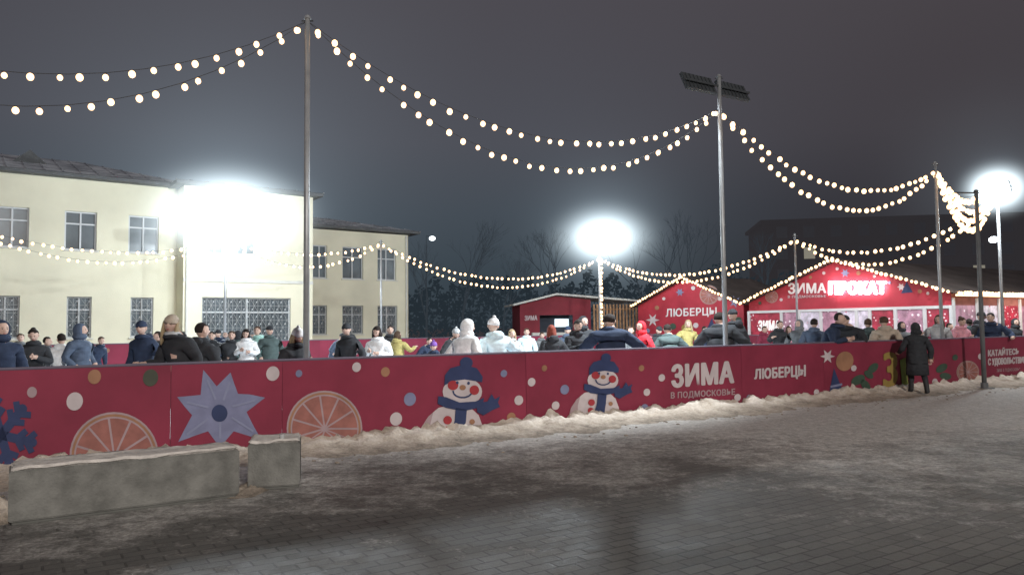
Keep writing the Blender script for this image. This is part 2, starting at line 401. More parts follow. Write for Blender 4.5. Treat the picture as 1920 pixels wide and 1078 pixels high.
for x, y, r in [(1608, 712, 14), (1622, 722, 12), (1636, 690, 12), (1628, 702, 10), (1705, 690, 13), (1765, 690, 12), (1772, 705, 11)]:
    m = MB(); disc(m, near, x, y, r, r*.6, .010+.0007*(x % 7), GRNP, rot=x); m.build('leaf_print', B[5])
m = MB(); text(m, near, '3', [(1656, 662), (1680, 660), (1680, 723), (1656, 726)], .018, YELP, .03); m.build('yellow_figure_print', B[5])
m = MB(); poly(m, near, [(1686, 675), (1697, 670), (1702, 722), (1690, 722)], .018, mat('print_lime', (.16, .20, .05))); m.build('green_bar_print', B[5])
dots(B[5], near, [(1583, 677, 16, ORG), (1600, 690, 5, WHT), (1645, 735, 5, WHT), (1744, 672, 6, ORG), (1752, 715, 5, WHT)])
m = MB(); orange_slice(m, near, 1814, 697, 21, .008); m.build('orange_slice_print', B[6])
letters(B[6], near, [('КАТАЙТЕСЬ', [(1852, 653), (1909, 650), (1909, 664), (1852, 668)], .012, WHT, .04),
    ('С УДОВОЛЬСТВИЕМ', [(1852, 672), (1928, 668), (1928, 682), (1852, 687)], .012, WHT, .04),
    ('зима в подмосковье', [(1868, 691), (1912, 689), (1912, 696), (1868, 699)], .012, GREYW, .0)])
dots(B[6], near, [(1838, 668, 5, WHT), (1790, 670, 5, GRNP), (1845, 700, 4, ORG)])
fcuts = [-6, far.s_at(330), far.s_at(600), far.s_at(870), sE]
fl = ['far side barrier stretch in front of the left wing of the yellow building', 'far side barrier stretch below the left floodlight',
      'far side barrier stretch with white lettering right of the tall left pole', 'far side barrier stretch running to the far corner of the rink']
for i in range(4):
    rt = barrier(far, fcuts[i], fcuts[i+1], fl[i], 'barriers on the far side of the rink')
    x0 = [20, 350, 617, 880][i]
    letters(rt, far, [('ЛЮБЕРЦЫ', [(x0, 654), (x0+62, 652), (x0+62, 664), (x0, 667)], .012, WHT, .03)])
    dots(rt, far, [(x0+90+23*k, 652+5*(k % 3), 3.5, (WHT, ORG, BLUEG)[k % 3]) for k in range(5)])
for i, (a_, b_) in enumerate([(0, 5.4), (5.4, 10.9), (10.9, W)]):
    rt = barrier(endp, a_, b_, ['end barrier stretch beside the right corner floodlight pole', 'end barrier stretch in front of the big rental pavilion', 'end barrier stretch in front of the smaller gabled kiosk'][i], 'barriers at the right end of the rink')
    px0 = [1700, 1450, 1220][i]
    dots(rt, endp, [(px0+18*k, 634+4*(k % 3), 3.5, (WHT, ORG, BLUEG)[k % 3]) for k in range(6)])

# ------------------------------------------------------------ poles
def pole(p, top, r, label, group='poles around the rink', mt=STEEL):
    rt = root('light_pole', (p.x, p.y, 0), label, 'pole', group)
    m = MB(); m.tube((p.x, p.y, 0), (p.x, p.y, top), r, r*.8, mt, 16); m.build('shaft', rt, smooth=True)
    m = MB(); m.box((p.x, p.y, .012), (.3, .3, .024), mt); m.tube((p.x, p.y, .02), (p.x, p.y, .14), r*1.5, mt=mt); m.build('base_plate', rt)
    m = MB(); m.tube((p.x, p.y, top), (p.x, p.y, top+.05), r*1.2, r*.6, mt); m.tube((p.x-.08, p.y, top-.03), (p.x+.08, p.y, top-.03), .012, mt=DARKM)
    m.build('cap', rt)
    return rt
def onp(px, pl=near, off=-.14): return pl.pt(pl.s_at(px), 0, off)
def zat(px, py, p): return CAMP.z+(hor(px)-py)/FP*p.y*1.0
p1 = onp(580); p2 = onp(1370); p3 = onp(1776); p4 = near.pt(sE-.06, 0, -.14)
p0 = near.pt(S(583)-7.8, 0, -.14)
z1 = zat(580, 25, p1); z2 = zat(1350, 138, p2); z3 = zat(1768, 312, p3)
pole(p1, z1, .045, 'tallest thin steel pole on the left behind the barrier, bulb strings at its tip')
P2 = pole(p2, z2, .05, 'steel pole with two dark floodlight panels seen from behind')
pole(p3, z3+.1, .045, 'steel pole right of centre where the two near bulb strings end')
P4 = pole(p4, zat(1888, 345, p4), .045, 'steel pole at the right edge carrying a lit floodlight')
pole(p0, z1, .045, 'steel pole outside the left edge holding the left bulb strings')
q0 = far.pt(-2.2, 0, .14); qA = onp(420, far, .14); q1 = onp(712, far, .14); qB = onp(1122, far, .14); q5 = endp.pt(endp.s_at(1500), 0, .14)
pole(q0, 5, .04, 'far thin pole near the left edge before the yellow building')
PA = pole(qA, zat(420, 400, qA), .05, 'far pole with the glaring floodlight in front of the yellow building')
pole(q1, zat(712, 452, q1), .04, 'far thin pole before the right end of the yellow building')
PB = pole(qB, zat(1122, 430, qB), .07, 'far corner pole with a glaring floodlight and bulbs wound down it')
pole(q5, zat(1497, 440, q5), .04, 'thin pole in front of the big rental pavilion')

def light(kind, loc, e, col, size=.15, aim=None, angle=2.4):
    d = bpy.data.lights.new('lamp_light', kind); d.energy = e; d.color = col
    if kind == 'AREA': d.size = size
    else: d.shadow_soft_size = size
    if kind == 'SPOT': d.spot_size = angle; d.spot_blend = .6
    o = bpy.data.objects.new('lamp_light', d); C.objects.link(o); o.location = loc
    if aim is not None: o.rotation_euler = (V(aim)-V(loc)).to_track_quat('-Z', 'Y').to_euler()
    return o
def heads(rt, p, z, u, n, w, h, gap=.08, tilt=.45):
    """two floodlight panels side by side on a crossbar; lit face along n"""
    m = MB(); m.obox((p.x, p.y, z), u*(w+gap), n*.02, V((0, 0, .02)), DARKM); m.build('crossbar', rt)
    for sg in (-1, 1):
        c = V((p.x, p.y, z))+u*sg*(w/2+gap)+n*.09
        upv = (V((0, 0, 1))*cos(tilt)+n*sin(tilt)); out = (n*cos(tilt)-V((0, 0, 1))*sin(tilt))
        m = MB(); m.obox(c, u*w/2, upv*h/2, out*.035, DARKM)
        for k in range(7): m.obox(c-out*.045+u*(k-3)*w/7.5, u*.006, upv*h*.45, out*.010, DARKM)
        hd = m.build('floodlight_head', rt)
        m = MB(); m.obox(c+out*.039, u*w*.46, upv*h*.44, out*.003, LEDP); m.build('led_panel', hd)
def glow(rt, c, R, k, p=5.0, sx=1.2, szz=.9):  # self-emitting volume imitating camera bloom around a lit floodlight
    m = bpy.data.materials.new('bloom_volume'); m.use_nodes = True; t = NT(m.node_tree)
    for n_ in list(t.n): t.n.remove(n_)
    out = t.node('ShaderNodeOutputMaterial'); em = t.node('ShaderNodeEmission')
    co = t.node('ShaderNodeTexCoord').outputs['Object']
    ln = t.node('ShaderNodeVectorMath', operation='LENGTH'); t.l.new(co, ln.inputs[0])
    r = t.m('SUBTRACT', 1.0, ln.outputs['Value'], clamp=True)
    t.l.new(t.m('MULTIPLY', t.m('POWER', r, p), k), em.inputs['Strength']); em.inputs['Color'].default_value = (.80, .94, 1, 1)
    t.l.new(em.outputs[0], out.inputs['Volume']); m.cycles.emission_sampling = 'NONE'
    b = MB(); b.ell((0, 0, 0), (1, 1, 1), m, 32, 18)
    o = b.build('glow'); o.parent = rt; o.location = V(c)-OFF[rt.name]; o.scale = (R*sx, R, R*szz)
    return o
zA = zat(420, 405, qA); zB = zat(1122, 447, qB); z4 = zat(1885, 352, p4); zF = zat(1350, 156, p2)
heads(P2, p2, zF, uF, -nF, .80, .38)
heads(PA, qA, zA, uF, nF, .7, .4); heads(PB, qB, zB, uF, nF, .6, .4); heads(P4, p4, z4, -nF, -uF, .3, .3)
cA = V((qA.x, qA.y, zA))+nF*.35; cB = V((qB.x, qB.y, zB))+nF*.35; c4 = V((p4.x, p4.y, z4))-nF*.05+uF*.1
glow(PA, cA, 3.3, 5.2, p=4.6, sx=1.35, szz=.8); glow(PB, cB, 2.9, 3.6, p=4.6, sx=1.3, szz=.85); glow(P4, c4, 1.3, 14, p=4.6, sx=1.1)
COOL = (.86, .95, 1)
light('POINT', cA+V((0, 0, -.1)), 1700, COOL, .3); light('POINT', cB, 1200, COOL, .3); light('POINT', c4, 1500, COOL, .2)
light('SPOT', cA, 3500, COOL, .3, near.pt(5, 0, -9), 1.4); light('SPOT', cB, 3000, COOL, .3, near.pt(12, 0, -9), 1.4)
light('SPOT', V((p2.x, p2.y, zF))-nF*.4, 5500, COOL, .3, far.pt(8, 0, 7), 2.6)
m = MB(); cs = V((p4.x, p4.y, zat(1880, 450, p4))); m.tube(cs, cs-uF*.25, .02, mt=DARKM); m.ell(cs-uF*.3, (.11, .11, .08), LEDP, 12, 8); m.build('small_spotlight', P4)
pd = ground(1846, 728); zd = CAMP.z+(hor(1838)-358)/FP*pd.y
PD = pole(pd, zd, .055, 'grey post standing outside the barrier at the right with a short arm', 'posts outside the rink', mat('grey_post', (.12, .125, .13), .5, .2))
m = MB(); m.tube((pd.x, pd.y, zd-.03), (pd.x-.45, pd.y+.1, zd), .018, mt=DARKM); m.build('lamp_arm', PD)

# ------------------------------------------------------------ string lights
bm_ = MB(); bm_.ell((0, 0, 0), (1, 1, 1.15), BULB, 12, 8); bulb0 = bm_.build('bulb', smooth=True); bulb_me = bulb0.data; bpy.data.objects.remove(bulb0)
GRP = 'warm white bulb strings strung between poles'
def garland(a, b, sag, label, r=.05, sp=.28, group=GRP, jit=.16, drop=.045, cat='string lights'):
    a = V(a); b = V(b); L = (b-a).length; rt = root('string_lights', a, label, cat, group)
    f = lambda t: a.lerp(b, t)-V((0, 0, 4*sag*t*(1-t)))
    m = MB(); n = max(2, int(L/.4)); pts = [f(i/n) for i in range(n+1)]
    for i in range(n): m.tube(pts[i], pts[i+1], .004, mt=CABLE, n=5, cap=False)
    k = int((L+2.0*sag*sag/L)/sp)
    for i in range(k+1):
        t = (i+.5+random.uniform(-jit, jit))/(k+1); p = f(t)
        dx = random.uniform(-.02, .02); dz = drop+random.uniform(-.018, .018)
        m.tube(p, p-V((-dx*.7, 0, dz*.7)), .009, mt=CABLE, n=5)
        o = bpy.data.objects.new('bulb', bulb_me); C.objects.link(o); o.parent = rt
        rr = r*random.choice((.85, .95, 1, 1.05, 1.1))
        o.location = p-V((-dx, 0, dz))-a; o.scale = (rr, rr, rr)
    m.build('cable', rt)
    return rt
T = lambda p, z: V((p.x, p.y, z))
zs1 = z1-.03; zs2 = zat(1345, 200, p2); zs3 = zat(1766, 316, p3); zs4 = z4+.1
for k, (sg, w_) in enumerate([(1.36, 'upper'), (1.76, 'lower')]):
    garland(T(p0, zs1+.05), T(p1, zs1), sg, w_+' warm bulb string leading from the tallest pole off the left edge', .037)
for k, (sg, w_) in enumerate([(1.12, 'upper'), (1.60, 'lower')]):
    garland(T(p1, zs1), T(p2, zs2), sg, w_+' long bulb string sagging from the tallest left pole to the floodlight panel pole', .040)
for k, (sg, w_) in enumerate([(.97, 'upper'), (1.45, 'lower')]):
    garland(T(p2, zs2), T(p3, zs3), sg, w_+' bulb string from the floodlight panel pole to the next pole right', .047)
for k, (sg, w_) in enumerate([(.6, 'topmost'), (.85, 'second'), (1.1, 'third'), (1.35, 'lowest')]):
    garland(T(p3, zs3), T(p4, zs4), sg, w_+' of the short bunched bulb strings at the right edge ending at the lit floodlight', .058, .18)
garland(T(p3, zs3), T(pd, zd-.1), .4, 'short bulb string running to the grey post outside the barrier', .054, .18)
z5 = zat(1497, 448, q5)
for k, (sg, w_) in enumerate([(.85, 'upper'), (1.25, 'lower')]):
    garland(T(p4, zs4-.4), T(q5, z5), sg, w_+' bulb string above the big rental pavilion roof', .050, .24)
zb = zat(1110, 484, qB)
for k, (sg, w_) in enumerate([(.95, 'upper'), (1.25, 'lower')]):
    garland(T(q5, z5), T(qB, zb), sg, w_+' bulb string above the smaller kiosk, ending at the far corner pole', .050, .26)
zq1 = zat(712, 456, q1)
for k, (sg, w_) in enumerate([(1.1, 'upper'), (1.45, 'lower')]):
    garland(T(qB, zb), T(q1, zq1), sg, w_+' far bulb string in the dark gap between the building and the corner pole', .047, .26)
zqa = zat(425, 452, qA)
for k, (sg, w_) in enumerate([(.4, 'upper'), (.85, 'lower')]):
    garland(T(q1, zq1), T(qA, zqa), sg, w_+' far bulb string before the right part of the yellow building', .047, .26)
for k, (sg, w_) in enumerate([(.62, 'upper'), (.95, 'lower')]):
    garland(T(qA, zqa), T(q0, 4.85), sg, w_+' far bulb string before the left wing of the yellow building', .045, .26)
garland(T(qB, zb)+nF*.12, T(qB, .6)+nF*.12, 0, 'bulb string wound vertically down the far corner pole', .06, .18)

# ------------------------------------------------------------ concrete bench and block
def block(name, c0, c1, depth, h, label, cat):
    d = (c1-c0); L = d.length; u = d.normalized(); n = V((-u.y, u.x, 0)); c = (c0+c1)/2+n*depth/2
    import bmesh
    def bev(sz, z0, mt, nm, parent, bv, rough=0.0):
        bm = bmesh.new(); bmesh.ops.create_cube(bm, size=1)
        bmesh.ops.scale(bm, vec=sz, verts=bm.verts); bmesh.ops.bevel(bm, geom=bm.edges[:], offset=bv, segments=2, affect='EDGES')
        bmesh.ops.subdivide_edges(bm, edges=[e for e in bm.edges if e.calc_length() > .12], cuts=14, use_grid_fill=True)
        ang = math.atan2(u.y, u.x)
        for v in bm.verts:
            v.co.z += sz[2]/2+z0
            if rough: v.co += V((0, 0, 1))*rough*noise.fractal(V((v.co.x*5+c.x, v.co.y*7, 3)), 1, 2, 4)*(1 if v.co.z > z0+.01 else .2)
        bmesh.ops.rotate(bm, verts=bm.verts, matrix=Matrix.Rotation(ang, 3, 'Z'))
        me = bpy.data.meshes.new(nm); bm.to_mesh(me); bm.free(); me.materials.append(mt)
        for p in me.polygons: p.use_smooth = bool(rough)
        o = bpy.data.objects.new(nm, me); C.objects.link(o); o.parent = parent; OFF[o.name] = OFF[parent.name]; return o
    rt = root(name, (c.x, c.y, 0), label, cat)
    bev((L, depth, h-.03), .03, CONC, 'concrete_body', rt, .012)
    bev((L*.97, depth*.86, .03), 0, mat('concrete_foot', (.12, .12, .11), .9), 'foot', rt, .005)
    bev((L*.985, depth*.95, .035), h-.004, SNOWM, 'snow_cover', rt, .014, .022)
    return rt, c
b0 = ground(14, 988); b1 = ground(449, 932)
block('concrete_bench', b0, b1, .42, .45, 'long grey concrete bench with a crust of snow on top', 'bench')
k0 = ground(464, 921); k1 = ground(562, 915)
_, kc = block('concrete_block', k0, k1, .46, .46, 'square grey concrete block right of the long bench', 'block')
m = MB(); m.tube((kc.x+.1, kc.y-.1, .485), (kc.x+.1, kc.y-.1, .53), .022, .027, mat('clear_plastic', (.42, .43, .43), .2, .1), 14)
m.tube((kc.x+.1, kc.y-.1, .53), (kc.x+.1, kc.y-.1, .534), .029, mt=MATS['clear_plastic'], n=14)
tag(m.build('plastic_cup', loc=(kc.x+.1, kc.y-.1, .485)), 'small pale plastic cup left on the concrete block', 'cup')
def heap(c, rx, ry, h, label):
    m = MB(); n = 34; vs = []; fs = []
    for i in range(n+1):
        for j in range(n+1):
            x = -1+2*i/n; y = -1+2*j/n; rr = math.hypot(x, y)*(1+.35*noise.noise(V((math.atan2(y, x)*1.3, c.x, 2))))
            z = max(0, 1-rr)**1.4*h*(1+.9*noise.fractal(V((x*3+c.x, y*3, c.y)), 1, 2, 4)) if rr < 1 else -.01
            vs.append(V((c.x+x*rx, c.y+y*ry, max(z, -.01))))
    for i in range(n):
        for j in range(n): k = i*(n+1)+j; fs.append((k, k+1, k+n+2, k+n+1))
    m.add(vs, fs, SB); tag(m.build('snow_heap', smooth=True), label, 'snow', kind='stuff')
heap(ground(456, 926)+V((0, .3, 0)), .2, .5, .10, 'small heap of snow between bench and block')
heap(ground(0, 985)+V((-.25, .3, 0)), .35, .4, .16, 'small heap of snow at the left end of the bench')

# ------------------------------------------------------------ yellow building
bd = V((cos(radians(36)), sin(radians(36)), 0)); bn = V((bd.y, -bd.x, 0))
YB = root('yellow_building', (-12, 34, 0), 'two storey pale yellow building with low snowy roof behind the rink', 'building')
def win_unit(pl, s0, s1, za, zb_, grill=False, vents=True):
    m = MB(); dpt = -.14; w = .055; fr = FRAME
    for (a, b, c, d) in [(s0, s0+w, za, zb_), (s1-w, s1, za, zb_), (s0+w, s1-w, za, za+w), (s0+w, s1-w, zb_-w, zb_), ((s0+s1)/2-w/2, (s0+s1)/2+w/2, za+w, zb_-w)]:
        m.obox(pl.pt((a+b)/2, (c+d)/2, dpt), pl.u*(b-a)/2, pl.n*.03, V((0, 0, (d-c)/2)), fr)
    if vents:
        zc = za+(zb_-za)*.68
        for a, b in ((s0+w, (s0+s1)/2-w/2), ((s0+s1)/2+w/2, s1-w)): m.obox(pl.pt((a+b)/2, zc, dpt), pl.u*(b-a)/2, pl.n*.027, V((0, 0, w/2)), fr)
    o = m.build('window', YB)
    m = MB(); m.quad(pl.pt(s0+.01, za+.01, dpt-.035), pl.pt(s1-.01, za+.01, dpt-.035), pl.pt(s1-.01, zb_-.01, dpt-.035), pl.pt(s0+.01, zb_-.01, dpt-.035), GLASS); m.build('pane', o)
    m = MB(); m.obox(pl.pt((s0+s1)/2, za-.03, .03), pl.u*((s1-s0)/2+.06), pl.n*.05, V((0, 0, .022)), WALLW); m.build('sill', o)
    if grill:
        m = MB(); n = max(3, int((s1-s0)/.16)); hz = zb_-za
        for i in range(n+1):
            s = s0+.02+(s1-s0-.04)*i/n; m.tube(pl.pt(s, za+.02, -.04), pl.pt(s, zb_-.02, -.04), .008, mt=GRILL, n=5)
        nz = max(3, int(hz/.3))
        for j in range(nz+1): m.tube(pl.pt(s0+.02, za+.03+(hz-.06)*j/nz, -.03), pl.pt(s1-.02, za+.03+(hz-.06)*j/nz, -.03), .008, mt=GRILL, n=5)
        st = (s1-s0)/n
        for j in range(nz):
            for i in range(n):
                zz = za+.03+(hz-.06)*j/nz; z2_ = za+.03+(hz-.06)*(j+1)/nz
                if (i+j) % 2: m.tube(pl.pt(s0+.02+st*i, zz, -.035), pl.pt(s0+.02+st*(i+1), z2_, -.035), .007, mt=GRILL, n=4)
                else: m.tube(pl.pt(s0+.02+st*i, z2_, -.035), pl.pt(s0+.02+st*(i+1), zz, -.035), .007, mt=GRILL, n=4)
                if (i+j) % 2: m.ell(pl.pt(s0+.02+st*(i+.5), (zz+z2_)/2, -.03), (.028, .028, .028), FRAME, 6, 4)
        m.build('grille', o)
def wall(pl, s0, s1, top, holes):
    m = MB(); ss = sorted({s0, s1, *[h[0] for h in holes], *[h[1] for h in holes]}); zs = sorted({0, top, *[h[2] for h in holes], *[h[3] for h in holes]})
    for i in range(len(ss)-1):
        for j in range(len(zs)-1):
            cs_, cz = (ss[i]+ss[i+1])/2, (zs[j]+zs[j+1])/2
            if any(h[0] < cs_ < h[1] and h[2] < cz < h[3] for h in holes): continue
            m.quad(pl.pt(ss[i], zs[j]), pl.pt(ss[i+1], zs[j]), pl.pt(ss[i+1], zs[j+1]), pl.pt(ss[i], zs[j+1]), WALLY)
    for a, b, c, d in holes:
        for (p, q) in (((a, c), (b, c)), ((b, c), (b, d)), ((b, d), (a, d)), ((a, d), (a, c))):
            m.quad(pl.pt(*p), pl.pt(*q), pl.pt(*q, -.2), pl.pt(*p, -.2), WALLY)
    return m
def pxs(pl, a, b): return pl.s_at(a), pl.s_at(b)
wA = PL((-17.7, 25.8), bd, bn); cBk = atY(345, 400, 28.2); wB = PL((cBk.x, cBk.y), bd, bn); cC = atY(765, 450, 40); wC = PL((cC.x, cC.y), bd, bn)
sA1 = wA.s_at(350)
up = (4.55, 5.97); lo = (1.35, 2.85)
holesA = [(*pxs(wA, a, b), *up) for a, b in ((-150, -82), (-15, 50), (117, 178), (238, 295))]+[(*pxs(wA, a, b), *lo) for a, b in ((-150, -95), (-20, 36), (124, 171), (244, 287))]
m = wall(wA, -8, sA1, 7.15, holesA)
m.build('wall', YB)
for i, h in enumerate(holesA): win_unit(wA, *h, grill=i >= 4)
sB0, sB1 = 0.0, wB.s_at(586)
holesB = [(*pxs(wB, 378, 545), 1.05, 2.85)]+[(*pxs(wB, a, b), *up) for a, b in ((385, 418), (444, 478))]
m = wall(wB, sB0, sB1, 7.1, holesB)
m.quad(wB.pt(sB0, 0), wB.pt(sB0, 7.1), wB.pt(sB0, 7.1, -6), wB.pt(sB0, 0, -6), WALLY)
m.quad(wB.pt(sB1, 0), wB.pt(sB1, 7.1), wB.pt(sB1, 7.1, -9), wB.pt(sB1, 0, -9), WALLY)
m.build('wall', YB)
for i, h in enumerate(holesB):
    win_unit(wB, *h, grill=i == 0)
topC = 6.55
sC0 = wC.s_at(520)
holesC = [(*pxs(wC, a, b), 4.1, 5.75) for a, b in ((586, 613), (642, 681), (708, 743))]+[(*pxs(wC, a, b), 1.3, 2.75) for a, b in ((586, 613), (642, 681), (708, 745))]
m = wall(wC, sC0, 0, topC, holesC)
m.quad(wC.pt(0, 0), wC.pt(0, topC), wC.pt(0, topC, -8), wC.pt(0, 0, -8), WALLY)
m.build('wall', YB)
for i, h in enumerate(holesC): win_unit(wC, *h, grill=i >= 3)
def roof(pl, s0, s1, z, depth, rise, ov=.45):
    m = MB()
    a, b, c, d = pl.pt(s0-ov, z, ov), pl.pt(s1+ov, z, ov), pl.pt(s1+ov, z, -depth-ov), pl.pt(s0-ov, z, -depth-ov)
    r1, r2 = pl.pt(s0+depth*.35, z+rise, -depth/2), pl.pt(s1-depth*.35, z+rise, -depth/2)
    m.add([a, b, c, d, r1, r2], [(0, 1, 5, 4), (1, 2, 5), (2, 3, 4, 5), (3, 0, 4)], ROOF)
    L = (b-a).length; n = int(L/.55)
    for i in range(n+1):
        t = i/n; p = a.lerp(b, t); s_ = s0-ov+(s1-s0+2*ov)*t
        lim = min(1, (s_-(s0-ov))/(depth*.35+ov), ((s1+ov)-s_)/(depth*.35+ov)) if s1-s0 > 4 else .3
        e = p+(pl.pt(s_, z+rise, -depth/2)-p)*max(0.02, lim)
        m.tube(p+V((0, 0, .015)), e+V((0, 0, .015)), .02, mt=ROOF, n=4, cap=False)
    o = m.build('roof', YB)
    m = MB(); m.obox(pl.pt((s0+s1)/2, z-.07, -depth/2), pl.u*((s1-s0)/2+ov-.01), pl.n*(depth/2+ov-.01), V((0, 0, .062)), EAVE); m.build('eave', YB)
    return o
r_ = roof(wA, -8, sA1-.2, 7.28, 9, 1.4)
m = MB(); c = wA.s_at(55)
pa, pb, pt_, bk = wA.pt(c-.6, 7.9, -1.9), wA.pt(c+.6, 7.9, -1.9), wA.pt(c, 8.45, -1.9), wA.pt(c, 8.45, -4.4)
m.add([pa, pb, pt_], [(0, 1, 2)], EAVE); m.add([pa, pb, pt_, bk], [(0, 2, 3), (1, 3, 2)], ROOF); m.build('dormer', r_)
roof(wB, sB0, sB1, 7.25, 8, .7, .35)
roof(wC, sC0, 0, topC+.18, 8, 1.0, .5)
for pl, s in ((wB, .12), (wC, -.15), (wA, wA.s_at(-60))):
    m = MB(); m.tube(pl.pt(s, .1, .08), pl.pt(s, 6.5, .08), .05, mt=WALLW); m.build('drainpipe', YB)
m = MB(); m.obox(wB.pt((sB0+sB1)/2, 3.5, .03), bd*(sB1-sB0)/2, bn*.025, V((0, 0, .06)), WALLW); m.build('cornice', YB)

# ------------------------------------------------------------ kiosks
def roof_slope(m, a0, a1, dirv, depth, th, mt):
    up_ = V((0, 0, th)); vs = [a0, a1, a1+dirv*depth, a0+dirv*depth]; vs += [v+up_ for v in vs]
    m.add(vs, [(0, 1, 2, 3), (4, 5, 6, 7), (0, 1, 5, 4), (1, 2, 6, 5), (2, 3, 7, 6), (3, 0, 4, 7)], mt)
kd = -uF  # facing rink
def gable(rt, pl, w, ze0, ze1, za, depth, zb_, roofm):
    m = MB(); m.add([pl.pt(0, zb_), pl.pt(w, zb_), pl.pt(w, ze1), pl.pt(w/2, za), pl.pt(0, ze0)], [(0, 1, 2, 3, 4)], REDK); m.build('gable_sign', rt)
    m = MB()
    roof_slope(m, pl.pt(-.25, ze0-.06, .3), pl.pt(w/2, za+.02, .3), -pl.n, depth, .07, roofm)
    roof_slope(m, pl.pt(w+.25, ze1-.06, .3), pl.pt(w/2, za+.02, .3), -pl.n, depth, .07, roofm); m.build('roof', rt)
ROOFK = mat('kiosk_roof', (.10, .080, .072), .8, .4, 1)
pv0 = atY(1405, 600, 32); PV = PL((pv0.x, pv0.y), nF, kd)
wPV = PV.s_at(1785)
R1 = root('rental_pavilion', PV.pt(wPV/2, 0), 'large red gabled rental pavilion with glazed front and glowing ПРОКАТ letters', 'pavilion')
gable(R1, PV, wPV, 2.5, 2.6, 3.95, 16, 2.15, ROOFK)
bays = [1405, 1466, 1500, 1540, 1575, 1607, 1632, 1680, 1735, 1785]; kinds = 'RPWPWWRPR'
bs_ = [PV.s_at(x) for x in bays]; bs_[0] = 0; bs_[-1] = wPV
m = MB()
for s in bs_: m.obox(PV.pt(s, 1.075, 0), PV.u*.055, PV.n*.05, V((0, 0, 1.07)), FRAME)
m.obox(PV.pt(wPV/2, .08, 0), PV.u*wPV/2, PV.n*.045, V((0, 0, .08)), FRAME); m.obox(PV.pt(wPV/2, 2.1, 0), PV.u*wPV/2, PV.n*.045, V((0, 0, .05)), FRAME)
m.obox(PV.pt(wPV/2, .95, 0), PV.u*wPV/2, PV.n*.03, V((0, 0, .03)), FRAME); m.build('front_frame', R1)
for i, kd_ in enumerate(kinds):
    a, b = bs_[i]+.06, bs_[i+1]-.06; mt_ = {'R': PANER, 'W': PANEW, 'P': PANEP}[kd_]
    m = MB(); m.quad(PV.pt(a, .17, -.01), PV.pt(b, .17, -.01), PV.pt(b, 2.04, -.01), PV.pt(a, 2.04, -.01), mt_); m.build('pane', R1)
letters(R1, PV, [('ЗИМА', [(1479, 531), (1549, 531), (1549, 549), (1479, 551)], .02, mat('sign_letter_white', (.74, .70, .70), .6, .05), .04),
  ('В ПОДМОСКОВЬЕ', [(1478, 554), (1549, 553), (1549, 558), (1478, 560)], .02, WHT, .02)])
m = MB()
for o_ in (.06, .09, .12): text(m, PV, 'ПРОКАТ', [(1558, 528), (1663, 528), (1663, 551), (1558, 552)], o_, LETL, .055)
m.build('glowing_lettering', R1)
letters(R1, PV, [('ЗИМА', [(1423, 601), (1463, 601), (1463, 619), (1423, 620)], .03, mat('sign_white', (.9, .88, .88), .5, .05, emit=.3, ecol=(.8, .8, .8)), .05)], 'window_lettering')
m = MB(); orange_slice(m, PV, 1447, 556, 12, .008)
m.build('orange_slice_print', R1)
m = MB(); star(m, PV, 1585, 512, 9, 4, 6, .01, BLUEG); star(m, PV, 1690, 538, 8, 4, 6, .01, WHT)
poly(m, PV, [(1700, 528), (1712, 548), (1690, 550)], .01, NAVYP)
for x, y, r, c in [(1520, 520, 3, ORG), (1545, 512, 3, WHT), (1570, 504, 3, WHT), (1610, 512, 4, ORG), (1640, 518, 3, WHT), (1668, 530, 3, BLUEG), (1725, 546, 4, ORG), (1740, 550, 3, WHT), (1465, 562, 3, WHT), (1425, 568, 3, GRNP)]: disc(m, PV, x, y, r, r, .012, c)
m.build('ornament_print', R1)
SD = PL(tuple(PV.pt(wPV, 0))[:2], uF, nF)
m = MB()
m.quad(SD.pt(0, 0, -.02), SD.pt(15.7, 0, -.02), SD.pt(15.7, 2.55, -.02), SD.pt(0, 2.55, -.02), mat('pavilion_side', (.30, .12, .11), .8, .3, 2))
m.build('side_wall', R1)
for i in range(11):
    m = MB(); m.obox(SD.pt(.1+i*1.5, 1.2, .02), uF*.05, nF*.03, V((0, 0, 1.2)), FRAME); m.build('side_post', R1)
m = MB(); m.obox(SD.pt(7.8, 2.48, .22), uF*7.9, nF*.02, V((0, 0, .025)), STRIP); m.build('light_strip', R1)
for i in range(10):
    m = MB(); a = .2+i*1.5; m.quad(SD.pt(a, .8, 0), SD.pt(a+1.3, .8, 0), SD.pt(a+1.3, 2.15, 0), SD.pt(a, 2.15, 0), (PANEP, PANER, PANEW)[(i*2) % 3]); m.build('side_window', R1)
light('AREA', SD.pt(4, 2.4, 1.0), 35, (1, .82, .66), 1.5, SD.pt(4, .8, 0))
light('AREA', PV.pt(wPV/2, 2.2, 1.2), 40, (1, .85, .9), 2, PV.pt(wPV/2, .3, 3))
kk = atY(1400, 600, 33.2); tmp = PL((kk.x, kk.y), nF, kd); sL = tmp.s_at(1197)
KP = PL(tuple(tmp.pt(sL, 0))[:2], nF, kd); wK = -sL-.15
R2 = root('gabled_kiosk', KP.pt(wK/2, 0), 'smaller red gabled kiosk with white ЛЮБЕРЦЫ lettering and bulb-lit roof edge', 'kiosk')
gable(R2, KP, wK, 2.6, 2.5, 3.85, 5, .02, ROOFK)
letters(R2, KP, [('ЛЮБЕРЦЫ', [(1249, 579), (1344, 576), (1344, 593), (1249, 597)], .02, MATS['sign_letter_white'], .02)])
m = MB(); orange_slice(m, KP, 1330, 553, 18, .008); m.build('orange_slice_print', R2)
m = MB(); star(m, KP, 1224, 600, 13, 5, 6, .01, WHT); star(m, KP, 1378, 566, 12, 5, 6, .01, BLUEG, .3); star(m, KP, 1275, 548, 8, 4, 6, .01, BLUEG)
